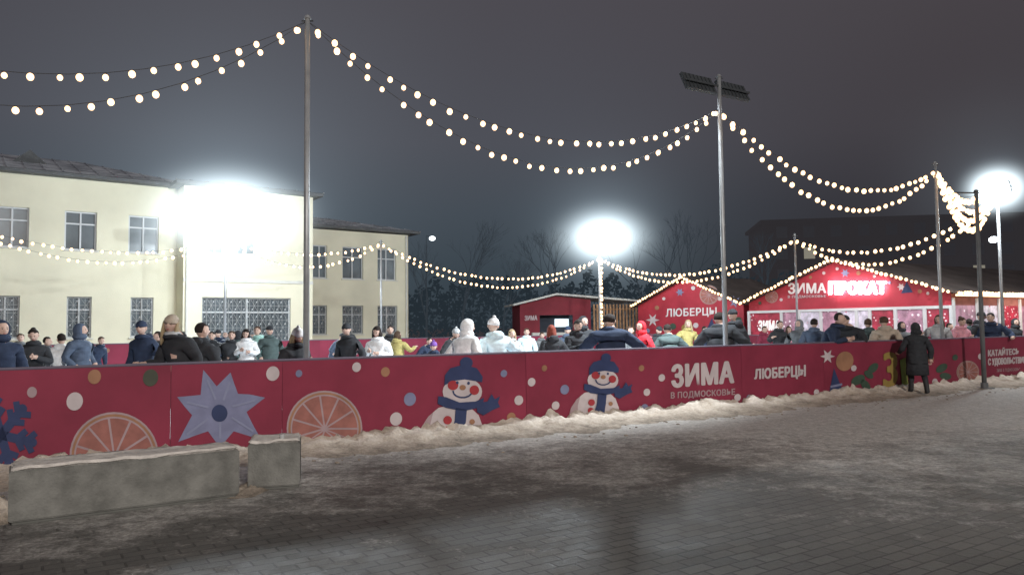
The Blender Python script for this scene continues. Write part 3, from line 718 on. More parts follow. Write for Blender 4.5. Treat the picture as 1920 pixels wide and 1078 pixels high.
poly(m, KP, [(1335, 596), (1322, 625), (1345, 628)], .01, NAVYP); poly(m, KP, [(1352, 600), (1362, 598), (1370, 622), (1358, 625)], .012, YELP)
for x, y, r, c in [(1232, 577, 4, ORG), (1300, 540, 4, WHT), (1262, 612, 6, GRNP), (1285, 615, 7, YELP), (1305, 610, 5, WHT), (1385, 600, 6, GRNP), (1366, 588, 4, ORG), (1215, 620, 4, BLUEG), (1350, 560, 4, WHT), (1245, 560, 3, WHT)]: disc(m, KP, x, y, r, r, .014, c)
m.build('ornament_print', R2)
for sx_, zz_ in ((wK, 2.45), (0, 2.5)):
    m = MB(); m.quad(KP.pt(sx_, 0), KP.pt(sx_, zz_), KP.pt(sx_, zz_, -4.7), KP.pt(sx_, 0, -4.7), REDK); m.build('side_wall', R2)
light('AREA', PV.pt(wPV*.6, 4.6, 2.5), 80, (1, .9, .9), 1.5, PV.pt(wPV*.6, 2.6, 0))
G2 = 'bulb strings along the kiosk roof edges'
for pl, w, e0, e1, za, nm in ((KP, wK, 2.6, 2.5, 3.85, 'smaller ЛЮБЕРЦЫ kiosk'), (PV, wPV, 2.5, 2.6, 3.95, 'large rental pavilion')):
    garland(pl.pt(-.2, e0+.02, .36), pl.pt(w/2, za+.1, .36), 0, 'bulb string up the left roof edge of the '+nm, .052, .19, G2, jit=.1)
    garland(pl.pt(w/2, za+.1, .36), pl.pt(w+.2, e1+.02, .36), 0, 'bulb string down the right roof edge of the '+nm, .052, .19, G2, jit=.1)
garland(SD.pt(-.2, 2.6, .3), SD.pt(15.5, 2.58, .3), 0, 'bulb string running level along the pavilion side eave at the right edge', .052, .2, G2, jit=.1)
h0 = atY(975, 600, 41); HP = PL((h0.x, h0.y), V((cos(radians(8)), sin(radians(8)), 0)), V((sin(radians(8)), -cos(radians(8)), 0)))
wH = HP.s_at(1108)
R3 = root('ticket_hut', HP.pt(wH/2, 0), 'small red hut with white roof edge and lit serving window', 'hut')
REDH = mat('hut_red', (.22, .028, .042), .7, .2, 1.0)
m = MB(); a, b = HP.s_at(1012), HP.s_at(1074)
m.quad(HP.pt(0, 0), HP.pt(wH, 0), HP.pt(wH, 1.1), HP.pt(0, 1.1), REDH); m.quad(HP.pt(0, 1.1), HP.pt(a, 1.1), HP.pt(a, 2.2), HP.pt(0, 2.2), REDH)
m.quad(HP.pt(b, 1.1), HP.pt(wH, 1.1), HP.pt(wH, 2.2), HP.pt(b, 2.2), REDH)
m.add([HP.pt(0, 2.2), HP.pt(wH, 2.2), HP.pt(wH, 3.05), HP.pt(wH*.5, 3.25), HP.pt(0, 2.8)], [(0, 1, 2, 3, 4)], REDH)
m.quad(HP.pt(0, 0), HP.pt(0, 2.8), HP.pt(0, 2.8, -3), HP.pt(0, 0, -3), REDH); m.build('wall', R3)
m = MB(); m.quad(HP.pt(a, 1.1, -1), HP.pt(b, 1.1, -1), HP.pt(b, 2.2, -1), HP.pt(a, 2.2, -1), mat('hut_interior', (.05, .06, .08), .8)); m.quad(HP.pt(a, 1.1, 0), HP.pt(b, 1.1, 0), HP.pt(b, 1.1, -1), HP.pt(a, 1.1, -1), WALLW)
m.quad(HP.pt(a, 1.1, 0), HP.pt(a, 2.2, 0), HP.pt(a, 2.2, -1), HP.pt(a, 1.1, -1), REDH); m.build('serving_window', R3)
c0_, c1_ = HP.s_at(1046), HP.s_at(1073)
m = MB(); m.quad(HP.pt(c0_, 1.55, -.9), HP.pt(c1_, 1.55, -.9), HP.pt(c1_, 2.0, -.9), HP.pt(c0_, 2.0, -.9), mat('lit_screen', (.8, .9, 1), .4, 0, emit=1, ecol=(.8, .95, 1.0))); m.build('lit_screen', R3)
m = MB(); m.obox(HP.pt((a+b)/2, .95, .3), HP.u*((b-a)/2+.5), HP.n*.25, V((0, 0, .3)), WALLW); m.build('counter', R3)
letters(R3, HP, [('ЗИМА', [(984, 592), (1007, 591), (1007, 600), (984, 601)], .02, WHT, .04)])
e2 = HP.s_at(1196)
m = MB(); roof_slope(m, HP.pt(-.4, 2.72, .4), HP.pt(wH*.5, 3.3, .4), -HP.n, 4, .1, WALLW); roof_slope(m, HP.pt(wH*.5, 3.3, .4), HP.pt(e2, 2.9, .4), -HP.n, 4, .1, WALLW); m.build('roof', R3)
m = MB()
sl0, sl1 = HP.s_at(1114), HP.s_at(1193); n_ = 14
for i in range(n_): m.obox(HP.pt(sl0+(sl1-sl0)*i/(n_-1), 1.4, .05), HP.u*.05, HP.n*.02, V((0, 0, 1.38)), mat('slat_wood', (.42, .24, .13), .7, .3, 5))
for z in (.4, 2.5): m.obox(HP.pt((sl0+sl1)/2, z, .0), HP.u*(sl1-sl0)/2, HP.n*.02, V((0, 0, .04)), WOOD)
tag(m.build('slat_screen', loc=HP.pt((sl0+sl1)/2, 0)), 'upright brown wooden slat screen between the hut and the smaller kiosk', 'screen')

# ------------------------------------------------------------ far things
AP = PL(tuple(atY(1500, 600, 92))[:2], V((cos(radians(-9)), sin(radians(-9)), 0)), V((-sin(radians(9)), -cos(radians(9)), 0)))
R4 = root('apartment_block', AP.pt(16, 0), 'dark five storey apartment block far behind the pavilion with few lit windows', 'apartment block')
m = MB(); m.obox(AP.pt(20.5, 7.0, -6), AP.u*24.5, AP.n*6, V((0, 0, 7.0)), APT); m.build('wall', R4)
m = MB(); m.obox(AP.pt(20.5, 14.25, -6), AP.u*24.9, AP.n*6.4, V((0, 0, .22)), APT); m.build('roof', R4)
WD = mat('unlit_window', (.02, .022, .026), .4, .3, emit=.5, ecol=(.045, .044, .052)); WL = mat('lit_window', (.5, .45, .3), .5, 0, emit=.2, ecol=(.9, .85, .7))  # unlit panes carry a faint added glow to sit with the wall
for i in range(15):
    for j in range(5):
        s = -2.5+i*3.2; z = 1.6+j*2.65; m = MB()
        lit = (i*5+j*7) % 23 == 3
        m.quad(AP.pt(s, z, .02), AP.pt(s+1.3, z, .02), AP.pt(s+1.3, z+1.4, .02), AP.pt(s, z+1.4, .02), WL if lit else WD); m.build('window', R4)
def tree(p, h, seed, label):
    rnd = random.Random(seed); rt = root('bare_tree', p, label, 'tree', 'bare trees behind the rink'); mt = MB(); mc = MB()
    def br(a, d, L, r, k):
        b = a+d*L; (mt if k <= 0 else mc).tube(a, b, r, r*.68, BARK, 6 if k < 2 else 4, cap=False)
        if k >= 6: return
        for i in range(2 if k < 1 else rnd.choice((2, 3))):
            nd = (d+V((rnd.uniform(-1, 1), rnd.uniform(-1, 1), rnd.uniform(-.25, .6)))*(.42+.05*k)).normalized()
            br(b, nd, L*rnd.uniform(.68, .88), r*.62, k+1)
    br(V(p), V((rnd.uniform(-.05, .05), 0, 1)), h*.24, h*.012, 0)
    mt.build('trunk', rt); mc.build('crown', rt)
for i, (px, Y, h, lb) in enumerate([(800, 56, 9, 'first bare tree right of the yellow building'), (868, 62, 11, 'bare tree right of the far small street light'), (945, 54, 8, 'bare tree left of the red hut'), (1040, 66, 12, 'tall bare tree behind the red hut'), (1215, 60, 10, 'bare tree right of the far corner floodlight'), (1300, 58, 11, 'bare tree behind the smaller kiosk'), (1430, 64, 10, 'bare tree left of the rental pavilion gable')]):
    p = atY(px, 612, Y); tree((p.x, p.y, 0), h, 11+i, lb)
m = MB(); HB = mat('dark_foliage', (.0015, .002, .0025), 1, .3, 2, emit=.6, ecol=(.030, .044, .057), spec=0)  # leaf tone is put in as faint emission, hardly lit by lamps
for i in range(7500):
    x = random.uniform(-16, 28); y = 70+random.uniform(-2, 2); tp = 5.6+2.8*noise.noise(V((x*.18, 1, 1)))+1.8*noise.noise(V((x*.9, 4, 1))); z = random.uniform(0, 1)**.8*tp; s = random.uniform(.12, .38)
    d1 = V((random.gauss(0, 1), random.gauss(0, 1), random.gauss(0, 1))).normalized(); d2 = d1.orthogonal().normalized()
    c = V((x, y, z)); m.add([c-d1*s, c+d2*s*.6, c+d1*s, c-d2*s*.6], [(0, 1, 2, 3)], HB)
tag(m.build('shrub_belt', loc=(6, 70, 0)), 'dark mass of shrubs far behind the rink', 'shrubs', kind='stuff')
sp = atY(800, 612, 62); zL = CAMP.z+(614-447)/FP*62
RL = root('street_lamp', (sp.x, sp.y, 0), 'small distant lit street lamp right of the yellow building', 'street lamp')
m = MB(); m.tube((sp.x, sp.y, 0), (sp.x, sp.y, zL+.2), .06, .03, BARK); m.build('post', RL)
m = MB(); m.tube((sp.x, sp.y, zL+.2), (sp.x+.5, sp.y, zL+.15), .04, mt=BARK); m.build('arm', RL)
m = MB(); m.ell((sp.x+.5, sp.y, zL), (.27, .27, .2), mat('small_lamp', (1, 1, 1), .4, 0, emit=1, ecol=(2.5, 2.7, 2.8))); m.build('lamp_head', RL)

# ------------------------------------------------------------ people
SKIN, LIP = mat('skin', (.54, .37, .30), .6, .08), mat('lips', (.4, .14, .13), .6, 0)
EYE = mat('eye_dark', (.03, .02, .02), .4, 0); BOOT = mat('black_boot', (.03, .03, .032), .6, .1)
def limb_body(name, p):
    V3 = lambda t: V(t)
    jn = []; rad = []; ed = []
    def J(co, r, par=None, mt=1):
        jn.append(V3(co)); rad.append(r if isinstance(r, tuple) else (r, r)); i = len(jn)-1
        if par is not None: ed.append((par, i, mt))
        return i
    ln = p.get('lean', 0.0); hipz = .93; bk = p.get('bulk', 1.0); tl = p.get('tilt', 0.0)
    def L(co):
        x, y, z = co; a = ln; dz = z-hipz; return (x+dz*sin(tl), y-dz*sin(a), hipz+dz*cos(a)-x*sin(tl)*.6)
    pel = J((0, 0, .93), (.19*bk, .16*bk)); wst = J(L((0, 0, 1.08)), (.185*bk, .155*bk), pel); ch = J(L((0, 0, 1.26)), (.205*bk, .165*bk), wst)
    ub = J(L((0, .01, 1.40)), (.145*bk, .115*bk), ch); nk = J(L((0, .0, 1.49)), .075, ub, 1); nt_ = J(L((0, -.012, 1.57)), .055, nk, 0)
    fing = []; froots = []
    for sg in (-1, 1):
        sh = J(L((sg*.19, 0, 1.375)), .095*bk, ub)
        e, w = p['arm'][0 if sg < 0 else 1]
        e = L((sg*e[0], e[1], e[2])); w = L((sg*w[0], w[1], w[2]))
        mu = J((V3(e)+V3(L((sg*.19, 0, 1.375))))/2, .086*bk, sh); el = J(e, .078*bk, mu); mf = J((V3(e)+V3(w))/2, .066*bk, el); wr = J(w, .052, mf); d = (V3(w)-V3(e)).normalized()
        pm = J(V3(w)+d*.045, (.030, .030), wr, 0); pe = J(V3(w)+d*.085, (.032, .026), pm, 0)
        side = d.cross(V((0, 1, 0))); side = side.normalized() if side.length > .2 else V((1, 0, 0))
        curl = d.cross(side).normalized()
        if curl.y > 0: curl = -curl
        base = V3(w)+d*.075
        for k, (o, ll) in enumerate(((-.026, .062), (-.009, .075), (.009, .07), (.026, .055))):
            fing.append([base+side*o, base+side*o*1.15+d*ll*.5+curl*.012, base+side*o*1.2+d*ll*.85+curl*.04])
        fing.append([V3(w)+d*.03+side*sg*.02, V3(w)+d*.05+side*sg*.05+curl*.01, V3(w)+d*.08+side*sg*.058+curl*.03])
        hp = J((sg*.095, 0, .86), .115, pel, 1)
        kx, ky, kz = p['leg'][0 if sg < 0 else 1][0]; ax, ay, az = p['leg'][0 if sg < 0 else 1][1]
        md = J((sg*(.095+kx)/2*1.0, ky/2, (.86+kz)/2), .098, hp, 2)
        kn = J((sg*kx, ky, kz), .074, md, 2); cf = J((sg*(kx+ax)/2, (ky+ay)/2+.012, (kz+az)/2+.03), .068, kn, 2)
        an = J((sg*ax, ay, az), .052, cf, 3); J((sg*(ax+.0), ay+.03, .055), .045, an, 3); J((sg*(ax+.015), ay-.15, .045), (.042, .035), an, 3)
    E = [(a, b) for a, b, _ in ed]; seg = [(jn[a].copy(), jn[b].copy(), m_) for a, b, m_ in ed]
    for c in fing:
        k = len(jn); froots.append(k)
        for q in c: jn.append(q); rad.append((.0105, .0105))
        E += [(k, k+1), (k+1, k+2)]; seg += [(c[0], c[1], 0), (c[1], c[2], 0)]
    me = bpy.data.meshes.new(name); me.from_pydata([tuple(v) for v in jn], E, [])
    ob = bpy.data.objects.new(name, me); C.objects.link(ob)
    sk = ob.modifiers.new('Skin', 'SKIN'); sk.use_smooth_shade = True
    sd = me.skin_vertices[0].data
    for i, r in enumerate(rad): sd[i].radius = r; sd[i].use_root = (i == 0 or i in froots)
    ss = ob.modifiers.new('Sub', 'SUBSURF'); ss.levels = 2; ss.render_levels = 2
    dg = bpy.context.evaluated_depsgraph_get(); dg.update(); out = bpy.data.meshes.new_from_object(ob.evaluated_get(dg)); bpy.data.objects.remove(ob)
    vs = [v.co.copy() for v in out.vertices]; fs = [tuple(q.vertices) for q in out.polygons]; mi = []
    nr = [v.normal.copy() for v in out.vertices]
    for i, v in enumerate(vs):
        if v.z > .2 and v.z < 1.5: vs[i] = v+nr[i]*(.012*noise.noise(V((v.x*9, v.y*9, v.z*16)))+.007*noise.noise(v*30))
    for q in out.polygons:
        c = q.center; best = 9; bm2 = 1
        for a, b, m_ in seg:
            ab = b-a; t = max(0, min(1, (c-a).dot(ab)/ab.length_squared)); dd = (c-a-ab*t).length
            if dd < best: best = dd; bm2 = m_
        if bm2 == 2 and c.z > .80: bm2 = 1
        if bm2 == 1 and c.z < .76 and abs(c.x) < .25 and c.y > -.2: bm2 = 2
        mi.append(bm2)
    hb = MB(); hc = V(L((0, -.03, 1.655)))
    def hf(a, q):
        w = 1-.22*max(0, -a.z)**1.5; q = V((q.x*w, q.y*(1-.1*max(0, -a.z)), q.z))
        if a.y < -.6:
            nz = math.exp(-((a.x/.16)**2+((a.z+.12)/.24)**2)); q.y -= .026*nz
            q.y += .007*math.exp(-(((abs(a.x)-.36)/.18)**2+((a.z-.1)/.13)**2)); q.y -= .006*math.exp(-((a.x/.3)**2+((a.z+.85)/.2)**2))
        return q
    hb.ell((0, 0, 0), (.077, .095, .118), 0, 28, 20, hf)
    for sg in (-1, 1):
        hb.ell((sg*.079, .008, -.005), (.011, .02, .032), 0, 8, 6)
        hb.ell((sg*.029, -.0865, .010), (.0105, .006, .006), 4, 8, 6); hb.ell((sg*.030, -.089, .030), (.017, .004, .0035), 4, 8, 5)
    hb.ell((0, -.0895, -.058), (.023, .006, .006), 5, 10, 6)
    Rm = Matrix.Rotation(p.get('head_turn', 0), 3, 'Z') @ Matrix.Rotation(p.get('head_down', ln*.5), 3, 'X') @ Matrix.Rotation(p.get('roll', 0), 3, 'Y')
    k = len(vs); vs += [hc+Rm @ v for v in hb.v]; fs += [tuple(i+k for i in f_) for f_ in hb.f]; mi += hb.m
    me2 = bpy.data.meshes.new(name); me2.from_pydata([tuple(v) for v in vs], [], fs)
    for mt_ in (SKIN, RED, RED, BOOT, EYE, LIP): me2.materials.append(mt_)
    for i, q in enumerate(me2.polygons): q.material_index = mi[i]; q.use_smooth = True
    bpy.data.meshes.remove(out)
    return me2, hc, Rm, ln
SL = (((.12, -.01, .5), (.12, .02, .11)), ((.12, -.01, .5), (.12, .02, .11)))
SK = (((.13, -.16, .52), (.14, .02, .12)), ((.14, .05, .5), (.17, .28, .16)))
WK = (((.11, -.12, .5), (.11, -.14, .11)), ((.12, .03, .5), (.13, .22, .15)))
poses = {
 'stand': dict(arm=(((.285, .03, 1.12), (.28, -.06, .87)),)*2, leg=SL, lean=.04, tilt=.03),
 'pocket': dict(arm=(((.32, .06, 1.12), (.25, -.13, .97)),)*2, leg=SL, lean=.03, head_turn=.4, tilt=-.04),
 'lean': dict(arm=(((.29, -.12, 1.13), (.13, -.32, 1.20)),)*2, leg=SL, lean=.38, head_down=-.05, tilt=.05),
 'hold': dict(arm=(((.29, -.06, 1.13), (.08, -.29, 1.24)), ((.28, -.02, 1.12), (.10, -.28, 1.18))), leg=SL, lean=.1, head_down=.4, tilt=-.03, roll=.12),
 'skate': dict(arm=(((.33, .03, 1.14), (.36, -.18, 1.0)), ((.33, .08, 1.14), (.37, .02, .92))), leg=SK, lean=.28, head_turn=-.3, tilt=.12),
 'spread': dict(arm=(((.37, -.06, 1.16), (.40, -.28, 1.10)), ((.35, -.04, 1.14), (.37, -.27, 1.06))), leg=SL, lean=.3, bulk=1.12, tilt=.06, roll=-.1),
 'reach': dict(arm=(((.33, -.06, 1.14), (.36, -.24, 1.14)), ((.30, .03, 1.12), (.20, -.22, 1.08))), leg=SL, lean=.16, head_turn=.5, bulk=1.05, tilt=-.1, roll=.15),
 'walk': dict(arm=(((.30, -.04, 1.13), (.32, -.24, 1.02)), ((.29, .08, 1.12), (.28, .04, .88))), leg=WK, lean=.2, head_down=.35, bulk=1.0, tilt=.05),
 'talk': dict(arm=(((.36, -.06, 1.18), (.40, -.26, 1.28)), ((.29, .05, 1.12), (.26, -.08, .92))), leg=SL, lean=.02, head_turn=-.5, tilt=.06, roll=-.12),
}
BODY = {k: limb_body('person_'+k, v) for k, v in poses.items()}
def shell(kind):
    m = MB()
    if kind == 'beanie':
        m.ell((0, .006, .035), (.088, .106, .100), 'a', 20, 12, lambda a, q: V((q.x, q.y, max(q.z, -.012+.012*a.y)*(1 if a.z > 0 else 1))))
        m.ell((0, .006, .03), (.091, .108, .024), 'a', 20, 6)
    elif kind == 'pompom':
        m.ell((0, .006, .035), (.092, .109, .112), 'a', 20, 12, lambda a, q: V((q.x, q.y, max(q.z, -.012))))
        m.ell((0, .006, .03), (.096, .113, .032), 'a', 20, 6); m.ell((0, .02, .158), (.028, .028, .026), 'a', 12, 8, lambda a, q: q*(1+.25*noise.noise(a*6)))
    elif kind == 'hood':
        def f_(a, q):
            if a.y < -.55 and a.z < .65 and a.z > -.8: q = V((q.x*1.02, q.y*.62+.0, q.z))
            pt = 1+.10*max(0, a.y)*max(0, a.z)
            return q*pt
        m.ell((0, .022, -.005), (.106, .124, .146), 'a', 28, 20, f_)
        m.ell((0, .025, -.12), (.125, .125, .085), 'a', 20, 10)
    elif kind == 'short':
        m.ell((0, .014, .022), (.086, .102, .112), 'a', 22, 14, lambda a, q: V((q.x, q.y if a.y > -.4 else q.y*.93, max(q.z, -.05 if a.y > .1 else .048+.02*a.x)))*(1+.06*noise.noise(a*7)))
    elif kind == 'long':
        m.ell((0, .014, .022), (.089, .104, .114), 'a', 22, 14, lambda a, q: V((q.x, q.y if a.y > -.4 else q.y*.93, max(q.z, -.06 if a.y > -.1 else .05))))
        m.ell((0, .062, -.11), (.095, .062, .20), 'a', 24, 18, lambda a, q: q*(1+.16*noise.noise(V((a.x*9, a.y*3, a.z)))))
        for sg in (-1, 1): m.ell((sg*.080, -.012, -.12), (.026, .048, .17), 'a', 12, 10, lambda a, q: q*(1+.2*noise.noise(V((a.x*6, a.y*6, a.z*2)))))
    elif kind == 'bun':
        m.ell((0, .014, .022), (.086, .102, .112), 'a', 22, 14, lambda a, q: V((q.x, q.y if a.y > -.4 else q.y*.93, max(q.z, -.05 if a.y > .1 else .048))))
        m.ell((0, .09, .09), (.045, .045, .042), 'a', 12, 8)
    elif kind in ('scarf', 'collar'):
        k_ = 1 if kind == 'scarf' else 1.12
        m.ell((0, 0, 0), (.115*k_, .110*k_, .055), 'a', 24, 10, lambda a, q: q*(1+.12*noise.noise(a*4)))
        if kind == 'collar': m.ell((0, .105, -.02), (.115, .06, .085), 'a', 18, 10, lambda a, q: q*(1+.15*noise.noise(a*3)))
    elif kind == 'hem':
        n = 32; vs = []; fs = []
        for j, (z, r) in enumerate(((1.06, .20), (.98, .225), (.90, .23), (.80, .232), (.75, .228), (.742, .18))):
            for i in range(n):
                a = 2*pi*i/n; w = 1+.035*sin(a*5+j)+.02*sin(a*11); vs.append(V((r*cos(a)*w, r*.84*sin(a)*w, z+.01*sin(a*3))))
        for j in range(5):
            for i in range(n): fs.append((j*n+i, j*n+(i+1) % n, (j+1)*n+(i+1) % n, (j+1)*n+i))
        m.add(vs, fs, 'a')
    elif kind == 'coat':
        n = 36; vs = []; fs = []
        for j, (z, r) in enumerate(((1.25, .205), (1.05, .215), (.85, .225), (.65, .235), (.48, .24), (.475, .18))):
            for i in range(n):
                a = 2*pi*i/n; w = 1+.05*sin(a*4+j*.5)*(j/5)+.03*sin(a*9)*(j/5); vs.append(V((r*cos(a)*w, r*.88*sin(a)*w, z)))
        for j in range(5):
            for i in range(n): fs.append((j*n+i, j*n+(i+1) % n, (j+1)*n+(i+1) % n, (j+1)*n+i))
        m.add(vs, fs, 'a')
    me = bpy.data.meshes.new(kind); me.from_pydata([tuple(v) for v in m.v], [], m.f); me.materials.append(DARKM)
    for q in me.polygons: q.use_smooth = True
    return me
SH = {k: shell(k) for k in ('beanie', 'pompom', 'hood', 'short', 'long', 'bun', 'scarf', 'collar', 'hem', 'coat')}
COL = {'black': (.030, .032, .037), 'navy': (.024, .036, .070), 'white': (.80, .81, .82), 'grey': (.17, .18, .19), 'mint': (.34, .55, .50), 'red': (.6, .025, .04),
       'pink': (.66, .32, .38), 'beige': (.42, .35, .28), 'brown': (.13, .08, .055), 'paleblue': (.62, .76, .80), 'yellow': (.40, .34, .13), 'greygreen': (.07, .10, .10), 'purple': (.18, .08, .33),
       'jeans': (.06, .09, .16), 'darkhair': (.02, .014, .012), 'brownhair': (.07, .042, .028), 'blond': (.33, .25, .15), 'redhair': (.20, .045, .03), 'lightgrey': (.40, .41, .42), 'slate': (.075, .10, .15), 'wine': (.22, .03, .06)}
def cloth(c):
    k = 'cloth_'+c
    if k in MATS: return MATS[k]
    m = mat(k, COL[c], .85, .2, 12, 0)
    if 'hair' in c or c in ('blond', 'jeans'): return m
    t = NT(m.node_tree); b = t.n['Principled BSDF']; pos = t.node('ShaderNodeTexCoord').outputs['Object']
    wv = t.node('ShaderNodeTexWave'); wv.bands_direction = 'Z'; t.l.new(pos, wv.inputs['Vector']); wv.inputs['Scale'].default_value = 3.4; wv.inputs['Distortion'].default_value = 2.5; wv.inputs['Detail'].default_value = 2
    h = t.m('ADD', t.m('MULTIPLY', wv.outputs['Fac'], .35), t.noise(pos, 14, 4))
    t.l.new(t.bump(h, .45, .02), b.inputs['Normal']); return m
def person(px, top, d, pose, jk, tr, head, hcol, rot, label, extra=(), Y=None, hgt=None, p=None, wide=1.0):
    me, hc, Rm, ln = BODY[pose]
    if p is None:
        Y = Y or near_Y(px)+d; q = atY(px, hor(px), Y)
        h = hgt or max(1.3, min(1.93, CAMP.z+(hor(px)-top)/FP*Y)); p = V((q.x, q.y, .006))
    else: h = hgt
    sc = h/1.78
    o = bpy.data.objects.new('person', me); C.objects.link(o); o.location = p; o.scale = (sc*random.uniform(1.0, 1.12)*wide*random.choice((-1, 1)), sc*1.04, sc); o.rotation_euler = (0, 0, radians(rot))
    for i, mt_ in ((1, cloth(jk)), (2, cloth(tr))): o.material_slots[i].link = 'OBJECT'; o.material_slots[i].material = mt_
    tag(o, label, 'person')
    def child(kind, name, col, loc, rotm=None):
        c = bpy.data.objects.new(name, SH[kind]); C.objects.link(c); c.parent = o; c.location = loc
        if rotm is not None: c.rotation_euler = rotm.to_euler()
        c.material_slots[0].link = 'OBJECT'; c.material_slots[0].material = cloth(col); return c
    neck = hc+V((0, .025, -.135))
    for k_, c_ in ((head, hcol),)+tuple(extra):
        if k_ == 'scarf': child(k_, 'scarf', c_, neck)
        elif k_ == 'coat': child(k_, 'coat_skirt', c_, V((0, -.01, 0)))
        else: child(k_, {'beanie': 'hat', 'pompom': 'hat', 'hood': 'hood', 'short': 'hair', 'long': 'hair', 'bun': 'hair'}[k_], c_, hc, Rm)
    if head != 'hood': child('collar', 'jacket_collar', jk, neck+V((0, .005, -.02)))
    child('hem', 'jacket_hem', jk, V((0, 0, 0)))
    return o
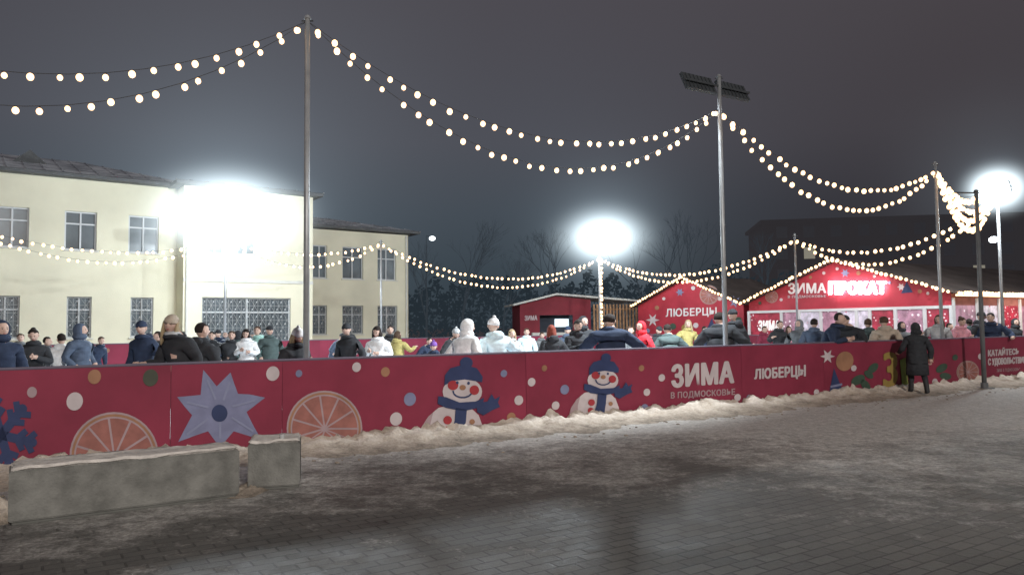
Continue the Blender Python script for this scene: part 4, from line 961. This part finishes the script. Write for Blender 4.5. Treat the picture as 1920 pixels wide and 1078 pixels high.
PP = [
 (2, 602, 2.2, 'stand', 'navy', 'black', 'hood', 'navy', 60, 'person in navy hooded jacket at the left edge of the rink'),
 (34, 626, 10.5, 'talk', 'grey', 'black', 'short', 'brownhair', 60, 'small distant grey jacket near the left edge'),
 (62, 617, 5.0, 'hold', 'black', 'black', 'bun', 'darkhair', 25, 'person in black jacket near the left edge, looking down'),
 (86, 632, 8.0, 'stand', 'black', 'black', 'short', 'darkhair', 100, 'dark figure half hidden between the black and the short white jacket'),
 (110, 626, 5.8, 'talk', 'white', 'jeans', 'short', 'darkhair', -160, 'dark haired person in short white jacket near the left edge'),
 (150, 608, 5.6, 'pocket', 'slate', 'black', 'hood', 'slate', 80, 'hooded person in slate grey jacket right of the white jacket at left'),
 (176, 630, 10, 'skate', 'navy', 'black', 'short', 'brownhair', 60, 'small bent skater right of the slate grey hooded person'),
 (272, 602, 3.6, 'pocket', 'navy', 'black', 'beanie', 'navy', -20, 'broad person in navy jacket and cap left of the leaning girl'),
 (300, 622, 7.2, 'stand', 'black', 'black', 'short', 'darkhair', -60, 'dark figure half hidden right of the broad navy jacket'),
 (346, 590, .85, 'reach', 'black', 'black', 'long', 'blond', -25, 'girl with long fair hair at the barrier above the big star', (('beanie', 'beige'), ('scarf', 'lightgrey'))),
 (378, 606, 1.8, 'pocket', 'black', 'black', 'short', 'darkhair', 160, 'dark jacketed person right behind the fair haired girl'),
 (400, 622, 9, 'stand', 'black', 'black', 'short', 'darkhair', 10, 'leftmost dark figure in the far group below the left floodlight'),
 (413, 618, 10.5, 'talk', 'navy', 'black', 'beanie', 'black', -30, 'navy clad figure in the far group below the left floodlight'),
 (423, 622, 12.5, 'stand', 'grey', 'black', 'hood', 'grey', 30, 'small grey hooded figure deep in the far group'),
 (431, 621, 8, 'pocket', 'black', 'jeans', 'short', 'brownhair', 40, 'black jacket with jeans in the far group below the left floodlight'),
 (440, 623, 13, 'talk', 'wine', 'black', 'short', 'darkhair', 10, 'small wine red jacket deep in the far group'),
 (447, 620, 11, 'stand', 'greygreen', 'black', 'hood', 'black', -170, 'figure in dark hood turned away in the far group'),
 (464, 617, 8.0, 'hold', 'white', 'jeans', 'long', 'darkhair', 10, 'person in white jacket beside the mint jacket'),
 (476, 621, 12, 'stand', 'black', 'black', 'beanie', 'grey', 30, 'small dark figure seen between the white and the mint jacket'),
 (487, 612, 8.5, 'talk', 'mint', 'black', 'short', 'brownhair', -20, 'person in mint green jacket'),
 (507, 611, 8, 'pocket', 'greygreen', 'black', 'beanie', 'black', 30, 'tall person in grey green coat right of the mint jacket', (('coat', 'greygreen'),)),
 (549, 616, 1.2, 'hold', 'black', 'black', 'long', 'blond', 50, 'girl in white hat and black jacket left of the tallest pole', (('pompom', 'white'),)),
 (628, 624, 12, 'skate', 'slate', 'black', 'beanie', 'black', 70, 'small distant slate skater right of the tallest pole'),
 (655, 607, 4.0, 'pocket', 'black', 'black', 'beanie', 'black', -30, 'person in black jacket and cap right of the tallest pole'),
 (688, 620, 6.5, 'skate', 'greygreen', 'black', 'short', 'brownhair', 80, 'skater in grey green jacket bending toward the white jacket'),
 (712, 612, 4.6, 'hold', 'white', 'jeans', 'long', 'darkhair', -15, 'dark haired person in white jacket and jeans before the thin far pole'),
 (729, 611, 8.5, 'stand', 'black', 'black', 'short', 'darkhair', 20, 'dark figure just right of the far thin pole'),
 (747, 621, 8, 'talk', 'yellow', 'black', 'long', 'brownhair', 160, 'small person in yellow jacket'),
 (791, 632, 8, 'skate', 'navy', 'black', 'short', 'darkhair', 60, 'low bent skater in navy between the yellow and purple clothes'),
 (812, 641, 3.6, 'stand', 'navy', 'black', 'pompom', 'purple', -10, 'child in purple bobble hat behind the barrier'),
 (836, 615, 5.5, 'skate', 'black', 'black', 'pompom', 'lightgrey', 70, 'dark jacketed person in pale hat left of the white hooded jacket'),
 (868, 597, 1.0, 'skate', 'white', 'grey', 'hood', 'white', 140, 'person in white hooded jacket seen from behind', (), None, None, None, 1.05),
 (932, 598, 1.2, 'talk', 'paleblue', 'grey', 'pompom', 'white', -150, 'person in pale blue puffer jacket and white bobble hat', (), None, None, None, 1.16),
 (957, 618, 5.5, 'stand', 'lightgrey', 'grey', 'long', 'blond', 20, 'light grey coat behind the pale blue puffer jacket'),
 (986, 616, 9.5, 'stand', 'paleblue', 'pink', 'short', 'brownhair', 0, 'small distant skater with pink trousers left of the red haired person'),
 (1012, 622, 12, 'skate', 'grey', 'black', 'short', 'brownhair', 40, 'small distant grey figure before the red hut'),
 (1038, 610, 2.2, 'pocket', 'black', 'black', 'long', 'redhair', -160, 'person with long red hair seen from behind', (('scarf', 'pink'),)),
 (1062, 612, 7, 'stand', 'slate', 'black', 'beanie', 'navy', 160, 'slate jacket between the red hair and the black jacket'),
 (1080, 600, 2.6, 'hold', 'black', 'black', 'short', 'darkhair', 30, 'black jacket left of the broad navy jacket'),
 (1098, 594, 4.2, 'talk', 'black', 'black', 'hood', 'black', 0, 'dark figure with black hood below the corner floodlight'),
 (1145, 586, .8, 'spread', 'navy', 'black', 'short', 'darkhair', 165, 'broad person in dark navy jacket leaning at the barrier centre', (), None, None, None, 1.3),
 (1178, 612, 6, 'stand', 'grey', 'black', 'short', 'brownhair', 60, 'grey figure half hidden left of the bright red hood'),
 (1206, 603, 2.5, 'pocket', 'red', 'black', 'hood', 'red', -70, 'person in bright red hooded jacket'),
 (1232, 612, 6.5, 'hold', 'black', 'black', 'beanie', 'black', 30, 'dark capped figure between the red hood and dark green jacket'),
 (1257, 606, 3.0, 'spread', 'greygreen', 'black', 'short', 'darkhair', 175, 'dark green jacket right of the red hood'),
 (1287, 600, 7, 'talk', 'yellow', 'jeans', 'long', 'blond', 0, 'fair haired person in mustard top before the smaller kiosk'),
 (1318, 612, 8, 'stand', 'navy', 'black', 'short', 'darkhair', 30, 'navy figure half hidden left of the big person in black'),
 (1348, 583, .7, 'spread', 'black', 'black', 'short', 'darkhair', 150, 'big person in black leaning over the barrier by the floodlight panel pole', (), None, None, None, 1.25),
 (1380, 580, 1.5, 'pocket', 'black', 'black', 'beanie', 'black', -140, 'tall dark figure right of the floodlight panel pole'),
 (1432, 612, 8, 'stand', 'wine', 'black', 'short', 'brownhair', 30, 'wine red jacket before the leftmost pavilion window'),
 (1458, 602, 5.5, 'talk', 'black', 'pink', 'short', 'darkhair', 20, 'dark jacket standing before the pavilion left windows'),
 (1478, 612, 7, 'stand', 'pink', 'black', 'long', 'brownhair', 10, 'small person in pink top before the pavilion windows'),
 (1496, 600, 4.5, 'pocket', 'grey', 'black', 'hood', 'grey', -30, 'grey hooded jacket beside the thin pavilion pole'),
 (1524, 598, 3.0, 'stand', 'slate', 'black', 'short', 'darkhair', 150, 'slate jacketed person left of the leaning navy jacket'),
 (1546, 583, .7, 'lean', 'navy', 'black', 'short', 'darkhair', 60, 'navy jacketed person leaning over the barrier before the pavilion', (), None, None, None, 1.2),
 (1575, 606, 5, 'stand', 'black', 'black', 'hood', 'black', 20, 'hooded dark figure between the two leaning people'),
 (1603, 587, .7, 'lean', 'black', 'black', 'beanie', 'black', -60, 'black jacketed person in cap leaning on the barrier before the pavilion', (), None, None, None, 1.2),
 (1632, 598, 1.6, 'talk', 'greygreen', 'black', 'short', 'brownhair', 170, 'dark green jacket behind the black leaning person'),
 (1661, 594, .7, 'stand', 'beige', 'brown', 'short', 'brownhair', 175, 'beige jacket seen from behind at the barrier before the pavilion', (), None, None, None, 1.12),
 (1690, 604, 4.0, 'stand', 'grey', 'black', 'hood', 'black', 10, 'grey jacket and black hood left of the walking person'),
 (1756, 591, 1.2, 'talk', 'lightgrey', 'jeans', 'long', 'brownhair', -20, 'long haired girl in pale jacket right of the walking person'),
 (1778, 606, 3.2, 'stand', 'black', 'black', 'short', 'darkhair', 30, 'dark figure between the pale jacket and the pink jacket'),
 (1797, 595, .9, 'hold', 'pink', 'jeans', 'bun', 'brownhair', 10, 'person in pink jacket by the right end of the barrier'),
 (1819, 598, 2.0, 'stand', 'greygreen', 'black', 'short', 'darkhair', 150, 'dark green jacket left of the grey outside post'),
 (1840, 585, 1.4, 'talk', 'black', 'black', 'beanie', 'black', 20, 'person in black hat right behind the grey outside post'),
 (1864, 585, .8, 'spread', 'navy', 'black', 'short', 'darkhair', -40, 'navy jacketed person leaning right of the grey outside post'),
 (1900, 598, 1.4, 'pocket', 'black', 'black', 'hood', 'black', 20, 'dark hooded person at the right edge of the rink'),
]
for t_ in PP:
    a_ = t_[:10]; r = t_[10:]
    person(*a_, extra=r[0] if r else (), wide=r[4] if len(r) > 4 else 1.0)
pw = ground(1722, 740)
person(0, 0, 0, 'walk', 'black', 'black', 'hood', 'black', 168, 'person in long black coat walking outside the barrier at the right', extra=(('coat', 'black'),), p=V((pw.x, pw.y, .005)), hgt=CAMP.z+(hor(1722)-612)/FP*pw.y+.08, wide=1.0)

# ------------------------------------------------------------ world and street light
w = bpy.data.worlds.new('World'); bpy.context.scene.world = w; w.use_nodes = True; t = NT(w.node_tree)
bg = t.n['Background']; tc = t.node('ShaderNodeTexCoord').outputs['Generated']
sx = t.node('ShaderNodeSeparateXYZ'); t.l.new(tc, sx.inputs[0])
left = t.ramp(sx.outputs['Z'], [(0, (.020, .030, .040)), (.07, (.023, .034, .045)), (.15, (.038, .047, .061)), (.24, (.060, .060, .074)), (.45, (.070, .064, .075))])
right = t.ramp(sx.outputs['Z'], [(0, (.026, .024, .028)), (.08, (.029, .027, .031)), (.15, (.036, .032, .038)), (.23, (.052, .046, .053)), (.45, (.069, .060, .068))])
c = t.mix(t.mrange(sx.outputs['X'], .05, .5), left, right)
for cc, k, pw_ in ((cA, .07, 30), (cA, .12, 200), (cB, .030, 60), (cB, .12, 420), (cB, .2, 1600), (c4, .05, 300), (c4, .18, 3000), (cA, .2, 900)):  # halos of the floodlights painted into the sky colour
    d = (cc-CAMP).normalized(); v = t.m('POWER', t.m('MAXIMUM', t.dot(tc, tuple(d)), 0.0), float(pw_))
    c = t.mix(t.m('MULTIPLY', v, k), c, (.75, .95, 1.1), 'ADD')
n = t.noise(tc, 1.4, 2, .4); c = t.mix(1.0, c, t.ramp(n, [(.3, .95), (.7, 1.05)]), 'MULTIPLY')
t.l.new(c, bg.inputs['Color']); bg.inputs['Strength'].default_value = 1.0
light('AREA', (9, -16, 11), 5900, (1, .94, .88), 1.5, (3, 13, 0))
